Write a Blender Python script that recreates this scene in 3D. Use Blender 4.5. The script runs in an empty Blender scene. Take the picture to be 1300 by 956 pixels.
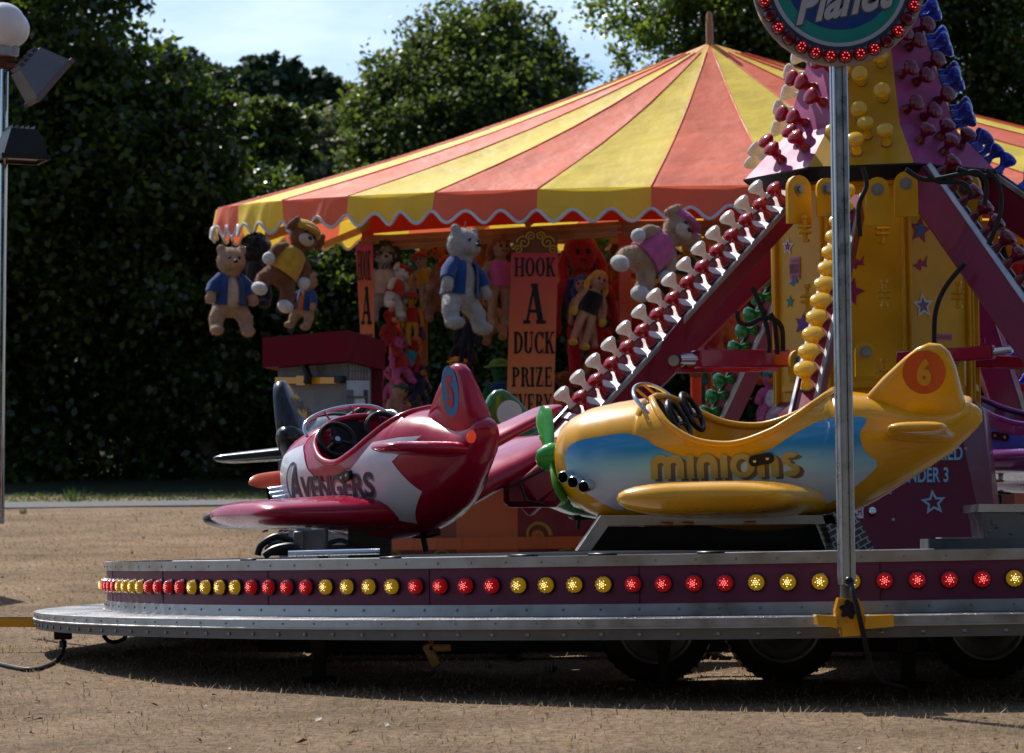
import bpy, bmesh, math, random
import numpy as np
from mathutils import Vector, Matrix, noise
R_ = math.radians
random.seed(7); np.random.seed(7)
S = bpy.context.scene
COL = S.collection

# ------------------------------------------------------------------ camera, light, exposure
F = 3600.0; EYE = Vector((0, 0, 0.56)); PITCH = R_(3.42); ROLL = R_(-0.6)
RC = (Matrix.Rotation(math.pi/2 + PITCH, 3, 'X') @ Matrix.Rotation(ROLL, 3, 'Z'))
cam = bpy.data.cameras.new('camera'); co = bpy.data.objects.new('camera', cam); COL.objects.link(co)
co.matrix_world = Matrix.Translation(EYE) @ RC.to_4x4()
cam.sensor_width = 36; cam.lens = F/1300*36; cam.clip_end = 3000; cam.clip_start = .1
cam.dof.use_dof = True; cam.dof.focus_distance = 13.2; cam.dof.aperture_fstop = 6.3
S.camera = co
S.render.resolution_x = 1024; S.render.resolution_y = 753
SUN_EL = R_(50); SUN_AZ = R_(32)      # azimuth measured left of straight ahead (+Y)
TO_SUN = Vector((-math.sin(SUN_AZ)*math.cos(SUN_EL), math.cos(SUN_AZ)*math.cos(SUN_EL), math.sin(SUN_EL)))
sl = bpy.data.lights.new('sun', 'SUN'); sl.energy = 4.8; sl.angle = R_(.53); sl.color = (1, .955, .89)
so = bpy.data.objects.new('sun', sl); COL.objects.link(so)
so.rotation_euler = (-TO_SUN).to_track_quat('-Z', 'Y').to_euler()
W = bpy.data.worlds.new('World'); S.world = W; W.use_nodes = True
nt = W.node_tree; nt.nodes.clear()
sky = nt.nodes.new('ShaderNodeTexSky'); sky.sky_type = 'NISHITA'; sky.sun_disc = False
sky.sun_elevation = SUN_EL; sky.sun_rotation = -SUN_AZ; sky.air_density = 1.0; sky.dust_density = 1.2; sky.ozone_density = 1.3
tc = nt.nodes.new('ShaderNodeTexCoord'); mp = nt.nodes.new('ShaderNodeMapping'); mp.inputs['Scale'].default_value = (3, 3, 9)
mp.inputs['Location'].default_value = (.35, 0, .2)
nz = nt.nodes.new('ShaderNodeTexNoise'); nz.inputs['Scale'].default_value = 2.2; nz.inputs['Detail'].default_value = 7; nz.inputs['Roughness'].default_value = .55
cr = nt.nodes.new('ShaderNodeValToRGB'); cr.color_ramp.elements[0].position = .5; cr.color_ramp.elements[1].position = .78
mx = nt.nodes.new('ShaderNodeMix'); mx.data_type = 'RGBA'; mx.inputs[7].default_value = (9.5, 9.6, 9.7, 1)
bg = nt.nodes.new('ShaderNodeBackground'); bg.inputs[1].default_value = .075
wo = nt.nodes.new('ShaderNodeOutputWorld')
L = nt.links.new
L(tc.outputs['Generated'], mp.inputs[0]); L(mp.outputs[0], nz.inputs['Vector']); L(nz.outputs[0], cr.inputs[0])
# bright hazy air on the sun's side, low over the horizon
sx_ = nt.nodes.new('ShaderNodeSeparateXYZ'); L(tc.outputs['Generated'], sx_.inputs[0])
fy = nt.nodes.new('ShaderNodeMapRange'); fy.inputs[1].default_value = .2; fy.inputs[2].default_value = .95; fy.inputs[3].default_value = 1; fy.inputs[4].default_value = 1.35; L(sx_.outputs[1], fy.inputs[0])
sc_ = nt.nodes.new('ShaderNodeVectorMath'); sc_.operation = 'SCALE'; L(mx.outputs[2], sc_.inputs[0]); L(fy.outputs[0], sc_.inputs[3])
tn_ = nt.nodes.new('ShaderNodeVectorMath'); tn_.operation = 'MULTIPLY'; tn_.inputs[1].default_value = (.86, .98, 1.14); L(sc_.outputs[0], tn_.inputs[0])
L(cr.outputs[0], mx.inputs[0]); L(sky.outputs[0], mx.inputs[6]); L(tn_.outputs[0], bg.inputs[0]); L(bg.outputs[0], wo.inputs[0])
S.view_settings.view_transform = 'Standard'; S.view_settings.look = 'None'
S.view_settings.exposure = 0.32; S.view_settings.gamma = 1

# ------------------------------------------------------------------ helpers
def ray(px, py): return RC @ Vector(((px-650)/F, (478-py)/F, -1))
def P(px, py, Y):
    d = ray(px, py); return EYE + d*(Y/d.y)
def gz(x, y):                                   # height of the ground
    if y < 15: z = -.03*(15-max(y, 5))
    elif y < 17: z = 0
    elif y < 37: 
        t = (y-17)/20; z = 1.19*(t*t*(3-2*t)*.35 + t*.65)
    else: z = 1.19 + (y-37)*.055
    if y > 60: z += min((y-60)*.09, 30)
    return z + .012*noise.noise(Vector((x*.8, y*.8, 0)))*min(1, max(0, (y-9)/4))

def on_ground(px, py, up=.012):
    Y = 7.
    while Y < 60:
        p = P(px, py, Y)
        if p.z <= gz(p.x, p.y)+up: return p
        Y += .02
    return p
MATS = {}
def mat(name, col, rough=.5, metal=0., coat=0., var=.12, scale=6., bump=0., bscale=60., emit=0., ecol=None, trans=0., transl=0., spec=.3, sheen=0.):
    if name in MATS: return MATS[name]
    m = bpy.data.materials.new(name); m.use_nodes = True; n = m.node_tree.nodes; l = m.node_tree.links.new
    b = n['Principled BSDF']; out = n['Material Output']
    b.inputs['Roughness'].default_value = rough; b.inputs['Metallic'].default_value = metal
    b.inputs['Coat Weight'].default_value = coat; b.inputs['Coat Roughness'].default_value = .06
    b.inputs['Specular IOR Level'].default_value = spec; b.inputs['Transmission Weight'].default_value = trans
    b.inputs['Sheen Weight'].default_value = sheen
    c = (*col, 1)
    b.inputs['Base Color'].default_value = c
    t = n.new('ShaderNodeTexCoord')
    if var > 0:
        nz = n.new('ShaderNodeTexNoise'); nz.inputs['Scale'].default_value = scale; nz.inputs['Detail'].default_value = 6
        l(t.outputs['Object'], nz.inputs['Vector'])
        r = n.new('ShaderNodeMapRange'); r.inputs[1].default_value = .3; r.inputs[2].default_value = .7; r.inputs[3].default_value = 1-var; r.inputs[4].default_value = 1+var*.5
        l(nz.outputs[0], r.inputs[0])
        mm = n.new('ShaderNodeMix'); mm.data_type = 'RGBA'; mm.blend_type = 'MULTIPLY'; mm.inputs[0].default_value = 1; mm.inputs[6].default_value = c
        l(r.outputs[0], mm.inputs[7]); l(mm.outputs[2], b.inputs['Base Color'])
        r2 = n.new('ShaderNodeMapRange'); r2.inputs[1].default_value = .35; r2.inputs[2].default_value = .65; r2.inputs[3].default_value = max(0, rough-.06); r2.inputs[4].default_value = min(1, rough+.12)
        l(nz.outputs[0], r2.inputs[0]); l(r2.outputs[0], b.inputs['Roughness'])
    if bump > 0:
        nb = n.new('ShaderNodeTexNoise'); nb.inputs['Scale'].default_value = bscale; nb.inputs['Detail'].default_value = 4
        l(t.outputs['Object'], nb.inputs['Vector'])
        bp = n.new('ShaderNodeBump'); bp.inputs['Strength'].default_value = bump; bp.inputs['Distance'].default_value = .03 if 'canvas' in name else .02
        l(nb.outputs[0], bp.inputs['Height']); l(bp.outputs[0], b.inputs['Normal'])
    if emit > 0:
        b.inputs['Emission Color'].default_value = (*(ecol or col), 1); b.inputs['Emission Strength'].default_value = emit
    if transl > 0:
        tr = n.new('ShaderNodeBsdfTranslucent'); tr.inputs[0].default_value = c
        ms = n.new('ShaderNodeMixShader'); ms.inputs[0].default_value = transl
        l(b.outputs[0], ms.inputs[1]); l(tr.outputs[0], ms.inputs[2]); l(ms.outputs[0], out.inputs[0])
    m['b'] = 1
    MATS[name] = m; return m

class MB:
    def __init__(s): s.v = []; s.f = []; s.m = []
    def add(s, vs, fs, mi=0, M=None):
        o = len(s.v)
        for p in vs:
            p = Vector(p)
            if M is not None: p = M @ p
            s.v.append(p)
        for f in fs: s.f.append(tuple(o+i for i in f)); s.m.append(mi)
        return s
    def box(s, c, size, M=None, mi=0, bev=0.):
        x, y, z = [d/2 for d in size]; c = Vector(c)
        if bev <= 0:
            vs = [c+Vector((a*x, b*y, e*z)) for a in (-1,1) for b in (-1,1) for e in (-1,1)]
            fs = [(0,1,3,2),(4,6,7,5),(0,4,5,1),(2,3,7,6),(0,2,6,4),(1,5,7,3)]
            return s.add(vs, fs, mi, M)
        b = min(bev, x*.9, y*.9, z*.9); vs = []
        idx = {}
        for a in (-1,1):
            for e in (-1,1):
                for g in (-1,1):
                    for k in range(3):
                        q = [a*(x-b), e*(y-b), g*(z-b)]; q[k] = (a*x, e*y, g*z)[k]
                        idx[(a,e,g,k)] = len(vs); vs.append(c+Vector(q))
        fs = []
        for k in range(3):
            for sg in (-1,1):
                o = []
                for (p, q) in ((-1,-1),(1,-1),(1,1),(-1,1)):
                    t = [0,0,0]; t[k] = sg; t[(k+1)%3] = p; t[(k+2)%3] = q; o.append(idx[(*t, k)])
                fs.append(o if sg > 0 else o[::-1])
        for k in range(3):
            k1, k2 = (k+1)%3, (k+2)%3
            for p in (-1,1):
                for q in (-1,1):
                    t0 = [0,0,0]; t0[k] = -1; t0[k1] = p; t0[k2] = q; t1 = list(t0); t1[k] = 1
                    o = [idx[(*t0,k1)], idx[(*t1,k1)], idx[(*t1,k2)], idx[(*t0,k2)]]
                    fs.append(o if p*q < 0 else o[::-1])
        for a in (-1,1):
            for e in (-1,1):
                for g in (-1,1):
                    o = [idx[(a,e,g,0)], idx[(a,e,g,1)], idx[(a,e,g,2)]]
                    fs.append(o if a*e*g > 0 else o[::-1])
        return s.add(vs, fs, mi, M)
    def beam(s, a, b, w, h, up=(0,0,1), mi=0, bev=0.):
        a = Vector(a); b = Vector(b); d = (b-a); L_ = d.length; d.normalize()
        x = d.cross(Vector(up)).normalized(); z = x.cross(d).normalized()
        M = Matrix((x, d, z)).transposed().to_4x4(); M.translation = (a+b)/2
        return s.box((0,0,0), (w, L_, h), M, mi, bev)
    def tube(s, pts, r, seg=10, mi=0, cap=True, closed=False):
        pts = [Vector(p) for p in pts]; n = len(pts); rs = r if isinstance(r, (list, tuple)) else [r]*n
        o = len(s.v); t0 = None
        for i, p in enumerate(pts):
            if closed: d = pts[(i+1)%n]-pts[i-1]
            else: d = pts[min(i+1, n-1)]-pts[max(i-1, 0)]
            if d.length < 1e-9: d = Vector((0,0,1))
            d.normalize()
            if t0 is None: t0 = d.orthogonal().normalized()
            t0 = (t0 - d*t0.dot(d)); t0 = t0.normalized() if t0.length > 1e-6 else d.orthogonal().normalized()
            u = d.cross(t0)
            for k in range(seg):
                a = 2*math.pi*k/seg; s.v.append(p+(t0*math.cos(a)+u*math.sin(a))*rs[i])
        for i in range(n if closed else n-1):
            j = (i+1) % n
            for k in range(seg):
                k2 = (k+1)%seg; s.f.append((o+i*seg+k, o+i*seg+k2, o+j*seg+k2, o+j*seg+k)); s.m.append(mi)
        if cap and not closed:
            s.f.append(tuple(o+k for k in range(seg))[::-1]); s.m.append(mi)
            s.f.append(tuple(o+(n-1)*seg+k for k in range(seg))); s.m.append(mi)
        return s
    def lathe(s, prof, M=None, seg=16, mi=0, a0=0., a1=2*math.pi, mis=None):
        full = abs(a1-a0-2*math.pi) < 1e-6; n = seg if full else seg+1
        vs = []; fs = []
        for (r, z) in prof:
            for k in range(n):
                a = a0+(a1-a0)*k/seg; vs.append((r*math.cos(a), r*math.sin(a), z))
        o = len(s.v)
        for p in vs: s.v.append(M @ Vector(p) if M is not None else Vector(p))
        for i in range(len(prof)-1):
            for k in range(seg):
                k2 = (k+1)%n if full else k+1
                s.f.append((o+i*n+k, o+i*n+k2, o+(i+1)*n+k2, o+(i+1)*n+k)); s.m.append(mis[i] if mis else mi)
        return s
    def prism(s, pts, t, M=None, mi=0, mib=None):          # 2D outline in XY, thickness along +Z
        n = len(pts); o = len(s.v)
        vs = [(x, y, 0) for x, y in pts]+[(x, y, t) for x, y in pts]
        fs = [tuple(range(n))[::-1], tuple(range(n, 2*n))]+[(i, (i+1)%n, n+(i+1)%n, n+i) for i in range(n)]
        return s.add(vs, fs, mi, M)
    def ell(s, c, r, M=None, mi=0, seg=16, rings=10):
        vs = []; fs = []
        for i in range(rings+1):
            t = math.pi*i/rings
            for k in range(seg):
                a = 2*math.pi*k/seg
                vs.append(Vector(c)+Vector((r[0]*math.sin(t)*math.cos(a), r[1]*math.sin(t)*math.sin(a), r[2]*math.cos(t))))
        for i in range(rings):
            for k in range(seg):
                k2 = (k+1)%seg
                fs.append((i*seg+k, (i+1)*seg+k, (i+1)*seg+k2, i*seg+k2))
        return s.add(vs, fs, mi, M)
    def mesh(s, name, mats, off=None, smooth=True, ang=38):
        me = bpy.data.meshes.new(name)
        vs = [(v-off) if off is not None else v for v in s.v]
        me.from_pydata([tuple(v) for v in vs], [], s.f)
        for m in (mats if isinstance(mats, (list, tuple)) else [mats]): me.materials.append(m)
        me.polygons.foreach_set('material_index', s.m)
        bm = bmesh.new(); bm.from_mesh(me); bmesh.ops.remove_doubles(bm, verts=bm.verts, dist=1e-5)
        bmesh.ops.recalc_face_normals(bm, faces=bm.faces); bm.to_mesh(me); bm.free()
        if smooth:
            me.polygons.foreach_set('use_smooth', [True]*len(me.polygons)); me.set_sharp_from_angle(angle=R_(ang))
        return me
    def build(s, name, mats, parent=None, smooth=True, ang=38, local=False):
        off = None
        if parent is not None and not local: off = root_loc(parent)
        return link(name, s.mesh(name, mats, off, smooth, ang), parent)
def root_loc(o):
    while o.parent: o = o.parent
    return o.location.copy()
def link(name, me, parent=None):
    o = bpy.data.objects.new(name, me); COL.objects.link(o)
    if parent is not None: o.parent = parent
    return o
def tag(o, label=None, cat=None, group=None, kind=None):
    if label: o['label'] = label
    if cat: o['category'] = cat
    if group: o['group'] = group
    if kind: o['kind'] = kind
    return o
def thing(name, label, cat, loc=(0,0,0), group=None, rot=None):
    o = bpy.data.objects.new(name, None); COL.objects.link(o); o.location = loc; o.empty_display_size = .1
    if rot: o.rotation_euler = rot
    return tag(o, label, cat, group)
def frame(o, zdir, xdir=None):
    z = Vector(zdir).normalized(); x = Vector(xdir) if xdir is not None else z.orthogonal()
    x = (x-z*x.dot(z)).normalized(); y = z.cross(x)
    M = Matrix((x, y, z)).transposed().to_4x4(); M.translation = Vector(o); return M
def put(name, me, M, parent):                    # instance of a mesh at a world matrix below a root
    o = link(name, me, parent); M = M.copy(); M.translation = M.translation-root_loc(parent)
    o.matrix_local = M; return o
_txt = {}
def text2d(st, bold=0., shear=0., space=1.):
    k = (st, bold, shear, space)
    if k in _txt: return _txt[k]
    c = bpy.data.curves.new('t', 'FONT'); c.body = st; c.offset = bold; c.shear = shear; c.space_character = space; c.resolution_u = 5
    o = bpy.data.objects.new('t', c); COL.objects.link(o)
    dg = bpy.context.evaluated_depsgraph_get(); me = bpy.data.meshes.new_from_object(o.evaluated_get(dg))
    vs = [(v.co.x, v.co.y) for v in me.vertices]; fs = [tuple(p.vertices) for p in me.polygons]
    bpy.data.objects.remove(o); bpy.data.meshes.remove(me); bpy.data.curves.remove(c)
    x0 = min(v[0] for v in vs); x1 = max(v[0] for v in vs); y0 = min(v[1] for v in vs); y1 = max(v[1] for v in vs)
    vs = [((x-x0)/(x1-x0), (y-y0)/(y1-y0)) for x, y in vs]
    _txt[k] = (vs, fs); return _txt[k]
def subdiv2d(vs, fs, mx=.03):
    bm = bmesh.new(); bv = [bm.verts.new((x, y, 0)) for x, y in vs]
    for f in fs:
        try: bm.faces.new([bv[i] for i in f])
        except ValueError: pass
    bmesh.ops.triangulate(bm, faces=bm.faces)
    for _ in range(4):
        e = [e for e in bm.edges if e.calc_length() > mx]
        if not e: break
        bmesh.ops.subdivide_edges(bm, edges=e, cuts=1); bmesh.ops.triangulate(bm, faces=bm.faces)
    bm.verts.index_update(); bm.faces.index_update()
    out = [(v.co.x, v.co.y) for v in bm.verts], [tuple(v.index for v in f.verts) for f in bm.faces]
    bm.free(); return out
def catmull(pts, n=8):
    pts = [Vector(p) for p in pts]; out = []
    for i in range(len(pts)-1):
        p0 = pts[max(i-1, 0)]; p1 = pts[i]; p2 = pts[i+1]; p3 = pts[min(i+2, len(pts)-1)]
        for k in range(n):
            t = k/n
            out.append(.5*((2*p1)+(p2-p0)*t+(2*p0-5*p1+4*p2-p3)*t*t+(3*p1-p0-3*p2+p3)*t**3))
    out.append(pts[-1]); return out
def star2d(r, q=.45, n=5, rot=0):
    return [((r if i % 2 == 0 else r*q)*math.sin(math.pi*i/n+rot), (r if i % 2 == 0 else r*q)*math.cos(math.pi*i/n+rot)) for i in range(2*n)]

# ------------------------------------------------------------------ materials
alu = mat('aluminium', (.42,.43,.44), .38, 1, var=.25, scale=9, bump=.05, bscale=40)
alud = mat('dull_aluminium', (.16,.165,.17), .5, .8, var=.3, scale=7, bump=.06)
chrome = mat('chrome', (.62,.64,.66), .12, 1, var=.05)
steel = mat('steel_bolt', (.3,.3,.31), .35, 1)
mauve = mat('mauve_panel_paint', (.15,.028,.072), .45, 0, .1, var=.22, scale=3.5)
maroon = mat('maroon_paint', (.20,.002,.030), .4, 0, .15, var=.15)
redp = mat('red_paint', (.36,.0015,.032), .24, 0, .45, var=.1, scale=3)
redm = mat('red_matt_paint', (.15,.002,.018), .45, 0, .2, var=.15)
yelp = mat('yellow_paint', (.75,.36,.004), .24, 0, .55, var=.1, scale=3)
yelt = mat('tower_yellow_paint', (.66,.34,.003), .42, 0, .15, var=.18, scale=4)
blackp = mat('black_paint', (.006,.008,.012), .3, 0, .5, var=.1)
greenp = mat('green_paint', (.02,.16,.02), .28, 0, 1)
limep = mat('bright_green_plastic', (.03,.30,.03), .25, 0, .6)
purplep = mat('purple_paint', (.16,.015,.16), .28, 0, 1)
orangep = mat('orange_plastic', (.55,.07,.008), .35, 0, .5)
pinkp = mat('pink_sheet_paint', (.36,.055,.19), .45, 0, .1, var=.14)
ypan = mat('yellow_sheet_paint', (.52,.28,.003), .45, 0, .1, var=.14)
rub = mat('black_rubber', (.012,.012,.012), .55, var=.3)
blk = mat('black_plastic', (.01,.01,.01), .4, var=.2)
dark = mat('dark_chassis_paint', (.012,.012,.013), .6, var=.3)
whitep = mat('white_vinyl', (.72,.72,.74), .35, 0, .4, var=.06)
redg = mat('red_lamp_plastic', (.42,.001,.012), .14, 0, .3, var=.05, spec=.7, transl=.3)
dredg = mat('dark_red_lamp_plastic', (.16,.0,.02), .14, 0, .3, var=.05, spec=.7, transl=.25)
whg = mat('white_lamp_plastic', (.78,.74,.68), .25, 0, .3, var=.05, transl=.35)
yelg = mat('yellow_lamp_plastic', (.85,.55,.02), .13, 0, .5, var=.05, spec=.7, transl=.35)
grng = mat('green_lamp_plastic', (.006,.22,.05), .12, 0, .5, var=.05, spec=.7, transl=.35)
blug = mat('blue_lamp_plastic', (.003,.045,.55), .12, 0, .5, var=.05, spec=.8, transl=.3)
lred = mat('red_marker_lens', (.36,.002,.004), .2, 0, .3, emit=.09, ecol=(1,.01,.015))
lyel = mat('yellow_marker_lens', (.52,.25,.0), .2, 0, .3, emit=.10, ecol=(1,.55,.02))
eled = mat('lit_red_led', (1,.3,.25), .3, emit=2.6, ecol=(1,.13,.12), var=0)
eledy = mat('lit_yellow_led', (1,.85,.4), .3, emit=2.4, ecol=(1,.78,.25), var=0)
wood = mat('varnished_wood', (.36,.17,.06), .45, 0, .3, var=.3, scale=5)
print('base ok')
# ------------------------------------------------------------------ ground, path
def ground_mat():
    m = bpy.data.materials.new('parched_grass'); m.use_nodes = True; n = m.node_tree.nodes; l = m.node_tree.links.new; b = n['Principled BSDF']
    t = n.new('ShaderNodeTexCoord'); b.inputs['Roughness'].default_value = .95; b.inputs['Specular IOR Level'].default_value = .15
    a = n.new('ShaderNodeTexNoise'); a.inputs['Scale'].default_value = .9; a.inputs['Detail'].default_value = 8; a.inputs['Roughness'].default_value = .7
    c = n.new('ShaderNodeTexNoise'); c.inputs['Scale'].default_value = 26; c.inputs['Detail'].default_value = 9; c.inputs['Roughness'].default_value = .75
    l(t.outputs['Object'], a.inputs['Vector']); l(t.outputs['Object'], c.inputs['Vector'])
    r1 = n.new('ShaderNodeValToRGB'); e = r1.color_ramp.elements
    e[0].position = .3; e[0].color = (.15,.12,.055,1); e[1].position = .7; e[1].color = (.42,.31,.21,1)
    x = e.new(.48); x.color = (.285,.205,.14,1)
    r2 = n.new('ShaderNodeValToRGB'); e = r2.color_ramp.elements
    e[0].position = .34; e[0].color = (.25,.22,.19,1); e[1].position = .68; e[1].color = (1.25,1.2,1.12,1)
    l(a.outputs[0], r1.inputs[0]); l(c.outputs[0], r2.inputs[0])
    mm = n.new('ShaderNodeMix'); mm.data_type = 'RGBA'; mm.blend_type = 'MULTIPLY'; mm.inputs[0].default_value = 1
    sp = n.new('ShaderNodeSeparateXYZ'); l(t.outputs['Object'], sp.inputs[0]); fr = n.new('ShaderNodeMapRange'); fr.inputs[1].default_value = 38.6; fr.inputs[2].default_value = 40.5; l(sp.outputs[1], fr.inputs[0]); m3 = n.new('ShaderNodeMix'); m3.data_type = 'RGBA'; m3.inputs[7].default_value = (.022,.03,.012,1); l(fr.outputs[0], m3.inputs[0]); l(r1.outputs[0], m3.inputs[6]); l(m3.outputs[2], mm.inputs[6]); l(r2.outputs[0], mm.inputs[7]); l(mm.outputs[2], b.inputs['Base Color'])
    bp = n.new('ShaderNodeBump'); bp.inputs['Strength'].default_value = .8; bp.inputs['Distance'].default_value = .03
    l(c.outputs[0], bp.inputs['Height']); l(bp.outputs[0], b.inputs['Normal']); return m
gm = MB(); xs = sorted(set([-500,-300,-180,-110,-70,-45,-30,-20]+[i*.5-15 for i in range(61)]+[20,30,45,70,110,180,300,500]))
ys = sorted(set([-20,-5,0,4]+[6+i*.4 for i in range(140)]+[64,70,80,95,115,140,180,240,320,450,700,1000]))
for y in ys:
    for x in xs: gm.v.append(Vector((x, y, gz(x, y))))
nx = len(xs)
for j in range(len(ys)-1):
    for i in range(nx-1): gm.f.append((j*nx+i, j*nx+i+1, (j+1)*nx+i+1, (j+1)*nx+i)); gm.m.append(0)
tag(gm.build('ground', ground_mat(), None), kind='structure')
pm = MB(); k = 0
asph = mat('worn_asphalt', (.14,.14,.145), .9, var=.3, scale=14, bump=.5, bscale=120)
for i in range(81):
    x = -40+i
    for q in (34.5, 35.3, 36.1, 36.9): pm.v.append(Vector((x, q+.12*math.sin(x*.9)*(q in (34.5,36.9)), gz(x, q)+.02)))
for i in range(80):
    for q in range(3): pm.f.append((i*4+q, i*4+4+q, i*4+5+q, i*4+q+1)); pm.m.append(0)
tag(pm.build('footpath', asph, None), kind='structure')
# dry blades lying and standing over the field (stuff)
def blades(name, n, xr, yr, h, colr, seed, wd=.004):
    rg = np.random.default_rng(seed)
    y = yr[0]+(yr[1]-yr[0])*rg.random(n)**1.1; x = (xr[0]+(xr[1]-xr[0])*rg.random(n))*y/14
    z = np.array([gz(a, b) for a, b in zip(x, y)])+0; a = rg.random(n)*6.28; hh = h*(.3+rg.random(n)**2); ln = hh*(.3+1.5*rg.random(n))
    w = wd*(.6+rg.random(n))*(y/14)
    b = np.stack([x, y, z-.004], 1); dx = np.stack([np.cos(a), np.sin(a), 0*a], 1); sd = np.stack([-np.sin(a), np.cos(a), 0*a], 1)
    v = np.stack([b-sd*w[:,None], b+sd*w[:,None], b+dx*ln[:,None]+np.array([0,0,1])*hh[:,None]], 1).reshape(-1, 3)
    me = bpy.data.meshes.new(name); me.vertices.add(3*n); me.vertices.foreach_set('co', v.ravel())
    me.loops.add(3*n); me.loops.foreach_set('vertex_index', np.arange(3*n)); me.polygons.add(n)
    me.polygons.foreach_set('loop_start', np.arange(0, 3*n, 3)); me.update(calc_edges=True)
    me.materials.append(colr); o = link(name, me); tag(o, kind='stuff'); return o
tag(blades('dry_grass', 70000, (-2.9, 2.9), (8.5, 33), .028, mat('straw', (.43,.31,.18), .9, var=.35, scale=3, transl=.3), 3),
    'short parched straw coloured grass over the field', 'grass')
tag(blades('green_grass', 4500, (-2.9, 2.9), (36.6, 39.6), .07, mat('green_blades', (.10,.15,.03), .8, var=.4, scale=2, transl=.3), 4, .005),
    'strip of greener grass beyond the footpath under the trees', 'grass')
def tuft(px, py, Y, n, h):
    p = P(px, py, Y); p.z = gz(p.x, p.y); m = MB(); rg = random.Random(px)
    for i in range(n):
        a = rg.random()*6.28; r = rg.random()*h*.5; b = p+Vector((math.cos(a)*r, math.sin(a)*r, -.01)); t = b+Vector((math.cos(a)*h*.5*rg.random(), math.sin(a)*h*.5, h*(.5+rg.random()*.6)))
        s = Vector((-math.sin(a), math.cos(a), 0))*.005; m.add([b-s, b+s, (b+t)/2+s*.8+Vector((0,0,h*.12)), t], [(0,1,2,3)])
    return m
gl = mat('weed_leaf', (.09,.16,.03), .6, var=.3, transl=.3)
for i, a in enumerate([(700,853,13.6,14,.06), (620,846,13.8,10,.045), (94,640,36.8,40,.22), (30,652,33,30,.08)]):
    m = tuft(*a)
    tag(m.build('grass_tuft', gl, None), ['small green weed tuft in front of the trailer wheels, nearest the tyre', 'low green weed tuft left of the weed by the tyre',
        'tall green tuft growing at the far edge of the footpath', 'green tuft at the near edge of the footpath beside the lamp post'][i], 'weed')

def litter():
    m = MB(); rg = random.Random(9)
    for i in range(620):
        y = 9+25*rg.random()**1.2; x = rg.uniform(-2.9, 2.9)*y/14; z = gz(x, y)+.008; a = rg.random()*6.28; s = rg.uniform(.008,.026)
        u = Vector((math.cos(a), math.sin(a), rg.uniform(-.3,.4)))*s; v = Vector((-math.sin(a), math.cos(a), rg.uniform(-.3,.5)))*s*.55; c = Vector((x, y, z))
        m.add([c-u, c-v*.9, c+u, c+v+Vector((0,0,s*.3))], [(0,1,2,3)], 0 if rg.random() < .8 else 1)
    return m
tag(litter().build('fallen_leaves', [mat('dry_leaf',(.20,.11,.05),.8,var=.4), mat('pale_scrap',(.5,.46,.40),.8,var=.3)], None, smooth=False), 'scattered dry brown leaves and pale scraps on the parched grass', 'leaf litter', kind='stuff')
# ------------------------------------------------------------------ trees
def leaf_mat(name, col, col2, tr=.35, rough=.38, spec=.6):
    m = bpy.data.materials.new(name); m.use_nodes = True; n = m.node_tree.nodes; l = m.node_tree.links.new
    b = n['Principled BSDF']; out = n['Material Output']; t = n.new('ShaderNodeTexCoord')
    w = n.new('ShaderNodeTexWhiteNoise'); w.noise_dimensions = '3D'
    nz = n.new('ShaderNodeTexNoise'); nz.inputs['Scale'].default_value = 1.4; l(t.outputs['Object'], nz.inputs['Vector'])
    g = n.new('ShaderNodeNewGeometry')
    mx = n.new('ShaderNodeMix'); mx.data_type = 'RGBA'; mx.inputs[6].default_value = (*col, 1); mx.inputs[7].default_value = (*col2, 1)
    ad = n.new('ShaderNodeMath'); ad.operation = 'ADD'; l(nz.outputs[0], ad.inputs[0]); l(g.outputs['Random Per Island'], ad.inputs[1])
    sb = n.new('ShaderNodeMath'); sb.operation = 'SUBTRACT'; sb.inputs[1].default_value = .5; l(ad.outputs[0], sb.inputs[0]); sb.use_clamp = True
    l(sb.outputs[0], mx.inputs[0]); l(mx.outputs[2], b.inputs['Base Color'])
    b.inputs['Roughness'].default_value = rough; b.inputs['Specular IOR Level'].default_value = spec
    tl = n.new('ShaderNodeBsdfTranslucent'); tm = n.new('ShaderNodeMix'); tm.data_type = 'RGBA'; tm.blend_type = 'MULTIPLY'; tm.inputs[0].default_value = 1; tm.inputs[7].default_value = (3.0,2.6,1.4,1); l(mx.outputs[2], tm.inputs[6]); l(tm.outputs[2], tl.inputs[0])
    ms = n.new('ShaderNodeMixShader'); ms.inputs[0].default_value = tr; l(b.outputs[0], ms.inputs[1]); l(tl.outputs[0], ms.inputs[2]); l(ms.outputs[0], out.inputs[0])
    return m
bark = mat('bark', (.05,.038,.028), .9, var=.4, scale=12, bump=.8, bscale=20)
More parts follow.
